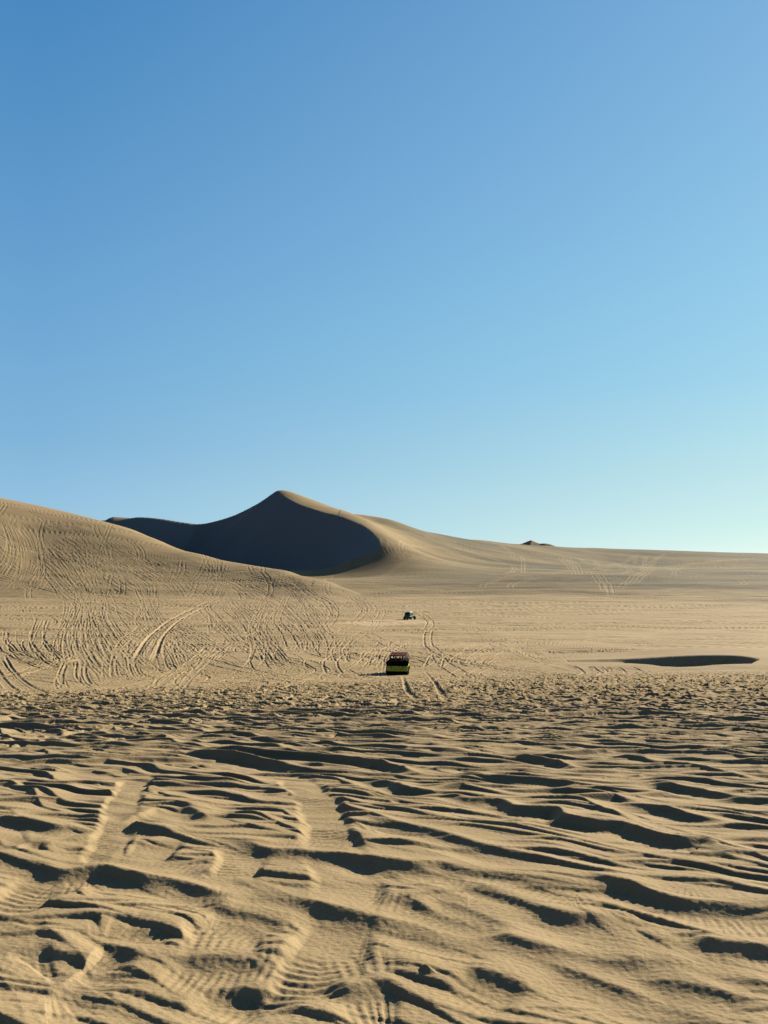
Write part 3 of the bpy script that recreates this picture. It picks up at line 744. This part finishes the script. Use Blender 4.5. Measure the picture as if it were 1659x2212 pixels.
ground = bpy.data.objects.new('ground', make_mesh('ground')); COL.objects.link(ground)
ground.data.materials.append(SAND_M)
ground['kind'] = 'structure'; ground['label'] = 'pale rippled desert sand with tyre tracks and dunes'
ZI = Z
def ground_z(x, y):
    r = math.hypot(x, y); th = math.atan2(x, y)
    i = np.interp(r, RAD, rad_idx); j = np.interp(th, ANG, np.arange(NCOL))
    i0, j0 = int(i), int(j); u, v = i - i0, j - j0
    return float((Z[i0, j0] * (1 - u) + Z[i0 + 1, j0] * u) * (1 - v) + (Z[i0, j0 + 1] * (1 - u) + Z[i0 + 1, j0 + 1] * u) * v)

# ------------------------------------------------------------------ object helpers
def obj(name, bm, mat, parent=None, smooth=False, bevel=0):
    me = bpy.data.meshes.new(name); bmesh.ops.recalc_face_normals(bm, faces=bm.faces); bm.to_mesh(me); bm.free()
    me.materials.append(mat)
    if smooth: me.polygons.foreach_set('use_smooth', np.ones(len(me.polygons), bool))
    o = bpy.data.objects.new(name, me); COL.objects.link(o)
    if parent: o.parent = parent
    if bevel:
        md = o.modifiers.new('bevel', 'BEVEL'); md.width = bevel; md.segments = 2
    return o
def thing(name, label, cat, loc, rotz=0, group=None):
    o = bpy.data.objects.new(name, None); COL.objects.link(o); o.location = loc; o.rotation_euler = (0, 0, rotz)
    o['label'] = label; o['category'] = cat
    if group: o['group'] = group
    return o
def hexa(bm, lo, hi):
    """box from two 4-point loops (bottom, top)"""
    v = [bm.verts.new(p) for p in lo] + [bm.verts.new(p) for p in hi]
    for f in ((3, 2, 1, 0), (4, 5, 6, 7), (0, 1, 5, 4), (1, 2, 6, 5), (2, 3, 7, 6), (3, 0, 4, 7)): bm.faces.new([v[k] for k in f])
def box(bm, x0, x1, y0, y1, z0, z1, tx=0, ty=0):
    hexa(bm, [(x0, y0, z0), (x1, y0, z0), (x1, y1, z0), (x0, y1, z0)], [(x0 + tx, y0 + ty, z1), (x1 - tx, y0 + ty, z1), (x1 - tx, y1 - ty, z1), (x0 + tx, y1 - ty, z1)])
def tube(bm, pts, r, n=8):
    pts = [Vector(p) for p in pts]; rings = []
    for i, p in enumerate(pts):
        d = (pts[min(i + 1, len(pts) - 1)] - pts[max(i - 1, 0)]).normalized()
        a = d.cross(Vector((0, 0, 1))); a = a.normalized() if a.length > 1e-3 else Vector((1, 0, 0)); b = d.cross(a).normalized()
        rings.append([bm.verts.new(p + (a * math.cos(t * 2 * math.pi / n) + b * math.sin(t * 2 * math.pi / n)) * r) for t in range(n)])
    for A_, B_ in zip(rings[:-1], rings[1:]):
        for t in range(n): bm.faces.new([A_[t], A_[(t + 1) % n], B_[(t + 1) % n], B_[t]])
    bm.faces.new(rings[0][::-1]); bm.faces.new(rings[-1])
def lathe_x(bm, prof, cx, cy, cz, n=24):
    """prof: (x, radius) profile turned round an axis parallel to x"""
    rings = [[bm.verts.new((cx + x, cy + r * math.cos(t * 2 * math.pi / n), cz + r * math.sin(t * 2 * math.pi / n))) for t in range(n)] for x, r in prof]
    for A_, B_ in zip(rings[:-1], rings[1:]):
        for t in range(n): bm.faces.new([A_[t], A_[(t + 1) % n], B_[(t + 1) % n], B_[t]])
    bm.faces.new(rings[0]); bm.faces.new(rings[-1][::-1])
def sweep_section(bm, prof, x0, x1, taper=0):
    """side outline (y, z) extruded across x"""
    a = [bm.verts.new((x0, y, z)) for y, z in prof]; b = [bm.verts.new((x1, y, z)) for y, z in prof]
    bm.faces.new(a); bm.faces.new(b[::-1])
    for i in range(len(prof)): bm.faces.new([a[i], b[i], b[(i + 1) % len(prof)], a[(i + 1) % len(prof)]])
def BM(): return bmesh.new()
def wheel(parent, x, y, r, w, lugs=14, rot=0):
    bm = BM(); lathe_x(bm, [(-w / 2, r * .62), (-w / 2, r * .9), (-w * .38, r), (w * .38, r), (w / 2, r * .9), (w / 2, r * .62)], 0, 0, 0)
    for k in range(lugs):
        a = 2 * math.pi * k / lugs; c, s = math.cos(a), math.sin(a)
        t = Vector((0, -s, c)); nn = Vector((0, c, s)); q = []
        for rr in (r * .97, r * 1.04):
            for xx, tt in ((-w * .42, -.02), (w * .42, -.02), (w * .42, .02), (-w * .42, .02)): q.append(nn * rr + t * tt + Vector((xx, 0, 0)))
        hexa(bm, q[:4], q[4:])
    o = obj('wheel', bm, M['black'], parent, True); o.location = (x, y, r * .97); o.rotation_euler = (0, 0, rot)
    bm = BM(); lathe_x(bm, [(-w * .35, r * .60), (-w * .3, r * .60), (-w * .1, r * .2), (w * .1, r * .2), (w * .3, r * .60), (w * .35, r * .60)], 0, 0, 0, 18)
    obj('rim', bm, M['steel'], o, True)
    return o

# ------------------------------------------------------------------ people (seated passengers)
def skin_mesh(name, verts, edges, rad, mat, parent, root=0, sub=1):
    me = bpy.data.meshes.new(name); me.from_pydata(verts, edges, []); o = bpy.data.objects.new(name, me); COL.objects.link(o)
    md = o.modifiers.new('skin', 'SKIN'); md.use_smooth_shade = True
    for i, r in enumerate(rad): 
        sv = me.skin_vertices[0].data[i]; sv.radius = (r, r) if not isinstance(r, tuple) else r
        sv.use_root = (i == root)
    ms = o.modifiers.new('sub', 'SUBSURF'); ms.levels = sub; ms.render_levels = sub
    dg = bpy.context.evaluated_depsgraph_get(); m2 = bpy.data.meshes.new_from_object(o.evaluated_get(dg))
    o.modifiers.clear(); o.data = m2; bpy.data.meshes.remove(me)
    m2.materials.clear(); m2.materials.append(mat); m2.polygons.foreach_set('use_smooth', np.ones(len(m2.polygons), bool))
    if parent: o.parent = parent
    return o
def person(loc, label, cloth, rot=0, lean=0, h=1.0, wide=1.0, arms='lap'):
    """origin on the seat under the hips; facing +y (away from the camera)"""
    t = thing('person', label, 'person', loc, rot, 'passengers riding in the yellow buggy')
    t.scale = (h, h, h)
    sh = .175 * wide
    V = [(0, 0, .10), (0, -.01, .26), (lean * .3, -.01, .42), (lean * .5, .0, .53), (lean * .6, .015, .60), (lean * .8, .035, .665), (lean * .85, .04, .745), (lean * .9, .03, .81)]
    R = [(.15, .12), (.145, .11), (.155, .115), (.10, .075), (.052, .055), (.072, .085), (.083, .10), (.055, .065)]
    E = [(i, i + 1) for i in range(7)]
    def add(p, r, to): V.append(p); R.append(r); E.append((to, len(V) - 1)); return len(V) - 1
    for s in (-1, 1):
        a = add((s * sh + lean * .45, 0, .50), .062, 3)
        if arms == 'bar':
            b = add((s * (sh + .06) + lean * .4, .14, .32), .047, a); c = add((s * (sh + .01), .38, .40), .036, b)
        else:
            b = add((s * (sh + .06) + lean * .4, .05, .23), .047, a); c = add((s * (sh - .05), .27, .17), .036, b)
        d = add((s * (sh - .07) if arms != 'bar' else s * sh, (.36 if arms != 'bar' else .46), .17 if arms != 'bar' else .42), (.042, .02), c)
        for k, (fx, ln) in enumerate(((-.027, .075), (-.009, .085), (.009, .08), (.027, .065))):
            px, py, pz = V[d]; e1 = add((px + fx, py + ln * .6, pz - .005), .009, d); add((px + fx, py + ln, pz - .025), .008, e1)
        px, py, pz = V[d]; add((px - s * .055, py + .02, pz - .005), .010, d)
        k = add((s * .10, .06, .10), .088, 0); k2 = add((s * .13, .44, .13), .062, k); k3 = add((s * .13, .47, -.26), .045, k2); add((s * .13, .60, -.30), (.035, .03), k3)
    body = skin_mesh('body', V, E, R, M['skin'], t)
    # jacket: torso and sleeves, a little thicker than the body
    V = [(0, 0, .02), (0, -.01, .26), (lean * .3, -.01, .42), (lean * .5, .0, .54)]; R = [(.172, .14), (.165, .13), (.178, .132), (.115, .088)]; E = [(0, 1), (1, 2), (2, 3)]
    for s in (-1, 1):
        a = add((s * sh + lean * .45, 0, .505), .077, 3)
        if arms == 'bar':
            b = add((s * (sh + .06) + lean * .4, .14, .32), .062, a); add((s * (sh + .01), .36, .395), .05, b)
        else:
            b = add((s * (sh + .06) + lean * .4, .05, .23), .062, a); add((s * (sh - .04), .25, .175), .05, b)
    skin_mesh('jacket', V, E, R, cloth, t)
    V = [(0, 0, .06)]; R = [(.16, .13)]; E = []
    for s in (-1, 1):
        k = add((s * .10, .07, .09), .105, 0); k2 = add((s * .13, .44, .135), .078, k); add((s * .13, .47, -.24), .06, k2)
    skin_mesh('trousers', V, E, R, M['c2'], t)
    # hair cap
    bm = BM(); bmesh.ops.create_uvsphere(bm, u_segments=16, v_segments=10, radius=1)
    for v in bm.verts:
        x, y, z = v.co
        v.co = Vector((x * .098, y * .112 - .014, z * .115))
    cut = [v for v in bm.verts if v.co.y > .055 and v.co.z < .05 or v.co.z < -.085]
    bmesh.ops.delete(bm, geom=cut, context='VERTS')
    hr = obj('hair', bm, M['hair'], t, True); hr.location = (lean * .87, .035, .765)
    # face: nose and ears
    bm = BM(); bmesh.ops.create_icosphere(bm, subdivisions=2, radius=.017, matrix=Matrix.Translation((lean * .85, .135, .725)) @ Matrix.Diagonal((.8, 1.2, 1.4, 1)))
    obj('nose', bm, M['skin'], t, True)
    for s in (-1, 1):
        bm = BM(); bmesh.ops.create_icosphere(bm, subdivisions=2, radius=.03, matrix=Matrix.Translation((lean * .85 + s * .088, .03, .735)) @ Matrix.Diagonal((.35, .7, 1.1, 1)))
        obj('ear', bm, M['skin'], t, True)
    return t

# ------------------------------------------------------------------ yellow dune buggy
bx_, by_ = (859 * K - CX) / F * 80.0, 80.0
bz_ = ground_z(bx_, by_ - .6)
print('buggy z', bz_, 'want', -((1461.5) * K - HR) / F * by_)
BUGGY = (bx_, by_, bz_)
YR = math.radians(-5.0)
bug = thing('dune_buggy', 'lime yellow open dune buggy full of passengers, seen from behind on the sand', 'dune buggy', BUGGY, YR)
# body tub (origin: rear axle centre on the ground, +y forward)
bm = BM()
hexa(bm, [(-1.02, -.70, .36), (1.02, -.70, .36), (1.02, 3.4, .36), (-1.02, 3.4, .36)], [(-1.13, -.57, .90), (1.13, -.57, .90), (1.06, 3.4, .95), (-1.06, 3.4, .95)])
tub = obj('body', bm, M['lime'], bug, bevel=.04)
bm = BM(); box(bm, -.62, .62, -.665, -.6, .56, .585); box(bm, -.62, .62, -.63, -.58, .70, .71); obj('tailgate_seam', bm, M['black'], tub)
bm = BM(); hexa(bm, [(-.8, 3.4, .45), (.8, 3.4, .45), (.55, 4.5, .5), (-.55, 4.5, .5)], [(-.85, 3.4, .95), (.85, 3.4, .95), (.5, 4.45, .72), (-.5, 4.45, .72)]); obj('hood', bm, M['lime'], bug, bevel=.05)
bm = BM(); box(bm, -1.12, 1.12, -.9, -.5, .06, .34, .02, .02); box(bm, -1.0, 1.0, -.5, 3.6, .16, .355)
obj('chassis', bm, M['black'], bug)
for s in (-1, 1):
    bm = BM(); tube(bm, [(s * 1.19, -.62, .30), (s * 1.19, -.66, .37), (s * 1.0, -.9, .36), (s * .9, -.93, .2)], .035); obj('bumper_tube', bm, M['black'], bug, True)
    bm = BM(); bmesh.ops.create_cone(bm, cap_ends=True, segments=14, radius1=.05, radius2=.045, depth=.05, matrix=Matrix.Translation((s * .64, -.65, .80)) @ Matrix.Rotation(math.pi / 2, 4, 'X')); obj('tail_light', bm, M['lamp_red'], bug, True)
    for y, r, w in ((-.05, .46, .40), (3.75, .40, .30)): wheel(bug, s * (.98 if y < 1 else .92), y, r, w)
# black rear bulkhead and side padding
bm = BM(); hexa(bm, [(-1.08, -.60, .90), (1.08, -.60, .90), (1.08, -.50, .90), (-1.08, -.50, .90)], [(-1.20, -.58, 1.14), (1.20, -.58, 1.14), (1.20, -.48, 1.14), (-1.20, -.48, 1.14)])
hexa(bm, [(-1.20, -.58, 1.14), (1.20, -.58, 1.14), (1.20, -.48, 1.14), (-1.20, -.48, 1.14)], [(-1.10, -.50, 1.40), (1.10, -.50, 1.40), (1.10, -.42, 1.40), (-1.10, -.42, 1.40)])
obj('engine_cover', bm, M['seat'], bug)
for y0 in (.0, 1.15, 2.3):
    bm = BM(); box(bm, -.98, .98, y0 + .08, y0 + .56, .60, .80, .02, .02); o = obj('seat', bm, M['seat'], bug, bevel=.03)
    bm = BM(); hexa(bm, [(-.98, y0 - .04, .78), (.98, y0 - .04, .78), (.98, y0 + .10, .78), (-.98, y0 + .10, .78)], [(-.96, y0 - .20, 1.36), (.96, y0 - .20, 1.36), (.96, y0 - .10, 1.36), (-.96, y0 - .10, 1.36)]); obj('backrest', bm, M['seat'], o, bevel=.03)
# roll cage
R0, R1 = .55, 3.15
bm = BM()
for s in (-1, 1):
    tube(bm, [(s * 1.17, -.55, 1.12), (s * 1.10, -.35, 1.45), (s * .98, .10, 1.72), (s * .90, R0, 1.80), (s * .86, R1, 1.83)], .045)
    tube(bm, [(s * .86, R1, 1.83), (s * 1.0, 3.75, 1.2), (s * .9, 3.95, .9)], .035)
    tube(bm, [(s * 1.16, -.55, 1.13), (s * 1.12, 1.6, 1.18), (s * 1.0, 3.75, 1.12)], .035)
    tube(bm, [(s * .80, R0 + .3, 1.83), (s * .80, R0 + .3, .8)], .04)
    tube(bm, [(s * 1.1, 1.9, .9), (s * .88, 1.9, 1.83)], .035)
for y in (R0, 1.85, R1): tube(bm, [(-.89, y, 1.815), (.89, y, 1.815)], .045)
obj('roll_cage', bm, M['tube'], bug, True)
bm = BM(); hexa(bm, [(-.84, R0 - .02, 1.75), (.84, R0 - .02, 1.77), (.82, .95, 1.79), (-.82, .95, 1.79)], [(-.84, R0 - .02, 1.88), (.84, R0 - .02, 1.88), (.82, .95, 1.87), (-.82, .95, 1.87)])
hexa(bm, [(-.82, 2.0, 1.83), (.82, 2.0, 1.83), (.80, R1, 1.85), (-.80, R1, 1.85)], [(-.82, 2.0, 1.86), (.82, 2.0, 1.86), (.80, R1, 1.89), (-.80, R1, 1.89)])
obj('canopy', bm, M['canopy'], bug)
for s in (-1, 1):
    bm = BM(); tube(bm, [(s * .78, R1, 1.85), (s * .78, R1 + .02, 2.02)], .02); obj('whip_mount', bm, M['tube'], bug, True)
mt = Matrix.Translation(BUGGY) @ Matrix.Rotation(YR, 4, 'Z')
riders = [((-.74, .28, .87), "person in black jacket at the far left of the yellow buggy's rear bench", 'c0', -.04, 1.0, 1.15, 'lap'), ((-.22, .30, .89), 'dark haired person second from the left on the rear bench of the yellow buggy', 'c1', .02, 1.02, 1.0, 'bar'),
          ((.20, .30, .86), 'person third from the left on the rear bench of the yellow buggy', 'c2', .01, .99, 1.0, 'lap'), ((.73, .28, .84), "broad person in dark clothes at the far right of the yellow buggy's rear bench", 'c0', .04, .98, 1.2, 'bar'),
          ((.44, 1.43, .76), 'person in the yellow buggy\'s middle row, head between the two right-hand rear passengers', 'c3', .0, 1.0, 1.0, 'lap')]
for loc, lab, cl, lean, h, wd, arms in riders:
    person(mt @ Vector(loc), lab, M[cl], YR + random.uniform(-.06, .06), lean, h, wd, arms)

# ------------------------------------------------------------------ green off-road car
gy = 200.0; gx = (884 * K - CX) / F * gy
gz = ground_z(gx, gy)
CARS = 1.06
car = thing('green_buggy', 'small dark green off-road car with pale roof driving away across the flat', 'off-road car', (gx, gy, gz), math.radians(-24))
car.scale = (CARS, CARS, CARS)
bm = BM()
prof = [(-1.35, .40), (-1.38, .98), (1.0, 1.0), (1.75, .86), (1.95, .62), (1.9, .45)]
sweep_section(bm, prof, -.74, .74); obj('body', bm, M['green'], car, bevel=.05)
bm = BM(); hexa(bm, [(-.73, -1.32, .99), (.73, -1.32, .99), (.73, .95, .99), (-.73, .95, .99)], [(-.60, -1.14, 1.82), (.60, -1.14, 1.82), (.60, .45, 1.82), (-.60, .45, 1.82)]); cab = obj('cab', bm, M['green'], car, bevel=.04)
bm = BM(); hexa(bm, [(-.60, -1.285, 1.30), (.60, -1.285, 1.30), (.60, -1.23, 1.30), (-.60, -1.23, 1.30)], [(-.54, -1.18, 1.74), (.54, -1.18, 1.74), (.54, -1.13, 1.74), (-.54, -1.13, 1.74)]); obj('rear_window', bm, M['glass'], cab)
for s in (-1, 1):
    for y0, y1 in ((-1.05, -.30), (-.20, .55)):
        bm = BM()
        def sx(z): return s * (.73 - .13 * (z - .99) / .83 + .006)
        q = [(sx(1.06), y0, 1.06), (sx(1.06), y1, 1.06), (sx(1.72), y1 - .12, 1.72), (sx(1.72), y0 + .10, 1.72)]
        q2 = [(a - s * .03, b, c) for a, b, c in q]
        v = [bm.verts.new(p) for p in q + q2]
        for f in ((0, 1, 2, 3), (7, 6, 5, 4), (0, 4, 5, 1), (1, 5, 6, 2), (2, 6, 7, 3), (3, 7, 4, 0)): bm.faces.new([v[k] for k in f])
        obj('side_window', bm, M['glass'], cab)
    bm = BM(); tube(bm, [(s * .76, -1.32, .98), (s * .625, -1.15, 1.84), (s * .625, .46, 1.84), (s * .76, 1.0, 1.0)], .03); obj('side_rail', bm, M['pale'], car, True)
    bm = BM(); box(bm, min(s * .745, s * .86), max(s * .745, s * .86), -.7, 1.0, .34, .46); obj('sill', bm, M['white'], car, bevel=.02)  # white colour stands in for the bright highlight along the sill
    for y in (-.95, 1.25):
        wheel(car, s * (.84 if y < 0 else .96), y, .40, .26, rot=0 if y < 0 else math.radians(-12))
        bm = BM(); n = 8
        pr = [(y + .50 * math.cos(math.pi * k / n), .42 + .48 * math.sin(math.pi * k / n)) for k in range(n + 1)]
        pr2 = [(y + .46 * math.cos(math.pi * k / n), .42 + .44 * math.sin(math.pi * k / n)) for k in range(n, -1, -1)]
        x0, x1 = s * .72, s * 1.02
        for k in range(n):
            lo = [(x0, *pr[k]), (x1, *pr[k]), (x1, *pr[k + 1]), (x0, *pr[k + 1])]; hi = [(x0, *pr2[n - k]), (x1, *pr2[n - k]), (x1, *pr2[n - k - 1]), (x0, *pr2[n - k - 1])]
            hexa(bm, lo, hi)
        bmesh.ops.remove_doubles(bm, verts=bm.verts, dist=1e-4)
        obj('fender', bm, M['green'] if y < 0 else M['black'], car, True)
    bm = BM(); bmesh.ops.create_cone(bm, cap_ends=True, segments=14, radius1=.06, radius2=.055, depth=.04, matrix=Matrix.Translation((s * .52, -1.40, .84)) @ Matrix.Rotation(math.pi / 2, 4, 'X')); obj('tail_light', bm, M['lamp_red'], car, True)
bm = BM(); box(bm, -.68, .68, -1.20, .58, 1.87, 1.95, .03, .03); rp = obj('roof_panel', bm, M['green'], car, bevel=.02)
bm = BM(); box(bm, .10, .70, -.95, .62, 1.952, 1.985, .02, .02); obj('white_hatch', bm, M['white'], rp)
bm = BM(); tube(bm, [(-.80, -1.48, .50), (.80, -1.48, .50)], .05); tube(bm, [(-.5, -1.30, .48), (-.5, -1.48, .50)], .03); tube(bm, [(.5, -1.30, .48), (.5, -1.48, .50)], .03); obj('rear_bumper', bm, M['black'], car, True)
bm = BM(); box(bm, -.6, .6, -1.25, 1.7, .32, .49); obj('underbody', bm, M['black'], car)

# ------------------------------------------------------------------ a far dune crest on the skyline
fy = 900.0
def far_crest():
    cx0, _, _ = survey(1148, 0, fy)
    n, m = 90, 40
    pk = [(1100, 1178), (1128, 1173.5), (1140, 1168.5), (1148, 1165.8), (1156, 1169.5), (1166, 1173.2), (1178, 1172.8), (1190, 1175), (1203, 1180), (1230, 1187)]
    xs = np.linspace(survey(1095, 0, fy)[0], survey(1235, 0, fy)[0], n)
    cx_ = np.array([survey(a, b, fy) for a, b in pk]); top = np.interp(xs, cx_[:, 0], cx_[:, 2])
    bm = BM(); grid = []
    for k, d in enumerate(np.linspace(-1, 1, m)):
        row = []
        for i in range(n):
            if d < 0: y = fy + d * 34; z = top[i] + d * 34 * .6
            else: y = fy + d * 90; z = top[i] - d * 90 * .22
            row.append(bm.verts.new((xs[i] + d * 12, y, z)))
        grid.append(row)
    for k in range(m - 1):
        for i in range(n - 1): bm.faces.new([grid[k][i], grid[k][i + 1], grid[k + 1][i + 1], grid[k + 1][i]])
    o = obj('dune', bm, SAND_M, None, True); o['kind'] = 'structure'; o['label'] = 'small shaded dune crest on the far right skyline'
far_crest()

# ------------------------------------------------------------------ sky
w = bpy.data.worlds.new('World'); scene.world = w; w.use_nodes = True
nt = w.node_tree; N = nt.nodes; L = nt.links
bg = N['Background']
def lin(r, g, b):
    f = lambda c: ((c / 255 + .055) / 1.055) ** 2.4 if c > 10 else c / 255 / 12.92
    return (f(r), f(g), f(b), 1)
tc = N.new('ShaderNodeTexCoord')
sep = N.new('ShaderNodeSeparateXYZ'); nrm = N.new('ShaderNodeVectorMath'); nrm.operation = 'NORMALIZE'; L.new(tc.outputs['Generated'], nrm.inputs[0]); L.new(nrm.outputs[0], sep.inputs[0])
def M_(op, a, b=None, c=None):
    q = N.new('ShaderNodeMath'); q.operation = op
    for i, v in enumerate((a, b, c)):
        if v is None: continue
        if isinstance(v, (int, float)): q.inputs[i].default_value = v
        else: L.new(v, q.inputs[i])
    return q.outputs[0]
el = M_('MULTIPLY', M_('ARCSINE', sep.outputs['Z']), 180 / math.pi)           # elevation in degrees
azd = M_('MULTIPLY', M_('ABSOLUTE', M_('ARCTAN2', M_('SUBTRACT', M_('MULTIPLY', sep.outputs['X'], math.cos(SUN_AZ)), M_('MULTIPLY', sep.outputs['Y'], math.sin(SUN_AZ))),
             M_('ADD', M_('MULTIPLY', sep.outputs['X'], math.sin(SUN_AZ)), M_('MULTIPLY', sep.outputs['Y'], math.cos(SUN_AZ))))), 180 / math.pi)   # degrees from the sun's bearing
EL_MAX = 90.0
def ramp(stops):
    r = N.new('ShaderNodeValToRGB'); e = r.color_ramp.elements; r.color_ramp.interpolation = 'B_SPLINE' if False else 'LINEAR'
    while len(e) > 1: e.remove(e[-1])
    e[0].position = stops[0][0] / EL_MAX; e[0].color = lin(*stops[0][1])
    for p, c in stops[1:]:
        k = e.new(p / EL_MAX); k.color = lin(*c)
    L.new(M_('DIVIDE', M_('MAXIMUM', el, 0), EL_MAX), r.inputs['Fac']); return r.outputs['Color']
SKY_R = [(0, (228, 250, 245)), (.6, (215, 244, 238)), (2, (202, 238, 234)), (3.5, (195, 231, 233)), (6, (184, 224, 231)), (12, (157, 210, 233)), (19, (143, 198, 230)), (27, (131, 184, 223)), (36, (119, 171, 216)), (44, (60, 100, 150)), (56, (22, 48, 88)), (90, (9, 22, 50))]
SKY_L = [(0, (160, 200, 225)), (3, (146, 192, 222)), (8, (126, 177, 215)), (15, (110, 166, 210)), (22, (96, 153, 203)), (29, (82, 142, 194)), (36, (66, 130, 187)), (44, (34, 72, 118)), (56, (16, 38, 72)), (90, (9, 22, 50))]
SKY_B = [(0, (206, 200, 192)), (8, (182, 184, 188)), (16, (70, 90, 115)), (36, (22, 44, 78)), (60, (16, 36, 70)), (90, (12, 28, 60))]  # unseen sky behind the camera, horizon band brightened to fill shaded rear faces
mx = N.new('ShaderNodeMix'); mx.data_type = 'RGBA'
fac = M_('DIVIDE', M_('SUBTRACT', azd, 20.0), 53.0)
N_clamp = N.new('ShaderNodeClamp'); L.new(fac, N_clamp.inputs['Value'])
L.new(N_clamp.outputs[0], mx.inputs['Factor']); L.new(ramp(SKY_R), mx.inputs['A']); L.new(ramp(SKY_L), mx.inputs['B'])
mx2 = N.new('ShaderNodeMix'); mx2.data_type = 'RGBA'
c2 = N.new('ShaderNodeClamp'); L.new(M_('DIVIDE', M_('SUBTRACT', azd, 76.0), 50.0), c2.inputs['Value'])
L.new(c2.outputs[0], mx2.inputs['Factor']); L.new(mx.outputs['Result'], mx2.inputs['A']); L.new(ramp(SKY_B), mx2.inputs['B'])
skyt = N.new('ShaderNodeTexSky'); skyt.sky_type = 'NISHITA'; skyt.sun_disc = False; skyt.sun_elevation = SUN_EL; skyt.sun_rotation = SUN_AZ
skyt.air_density = 1.0; skyt.dust_density = .6
sc_ = N.new('ShaderNodeVectorMath'); sc_.operation = 'SCALE'; sc_.inputs['Scale'].default_value = .004; L.new(skyt.outputs[0], sc_.inputs[0])
ad = N.new('ShaderNodeVectorMath'); ad.operation = 'ADD'; L.new(mx2.outputs['Result'], ad.inputs[0]); L.new(sc_.outputs[0], ad.inputs[1])
L.new(ad.outputs[0], bg.inputs['Color']); bg.inputs['Strength'].default_value = 1.0

sun = bpy.data.lights.new('sun', 'SUN'); sun.energy = 8.5; sun.angle = math.radians(.53); sun.color = (1.0, .88, .69)
so = bpy.data.objects.new('sun', sun); COL.objects.link(so)
dirv = Vector((math.sin(SUN_AZ) * math.cos(SUN_EL), math.cos(SUN_AZ) * math.cos(SUN_EL), math.sin(SUN_EL)))
so.rotation_euler = dirv.to_track_quat('Z', 'Y').to_euler(); so.location = (60, 60, 60)

# ------------------------------------------------------------------ camera
cam = bpy.data.cameras.new('camera'); co_ = bpy.data.objects.new('camera', cam); COL.objects.link(co_)
cam.sensor_fit = 'HORIZONTAL'; cam.sensor_width = 36; cam.lens = 36 * F / 768.0
cam.shift_y = (HR - 512.0) / 768.0
co_.location = (0, 0, 0); co_.rotation_euler = (math.radians(90), 0, 0)
cam.clip_start = .1; cam.clip_end = 100000
scene.camera = co_
scene.view_settings.view_transform = 'Standard'; scene.view_settings.look = 'None'; scene.view_settings.exposure = 0; scene.view_settings.gamma = 1
scene.cycles.max_bounces = 4; scene.cycles.diffuse_bounces = 0
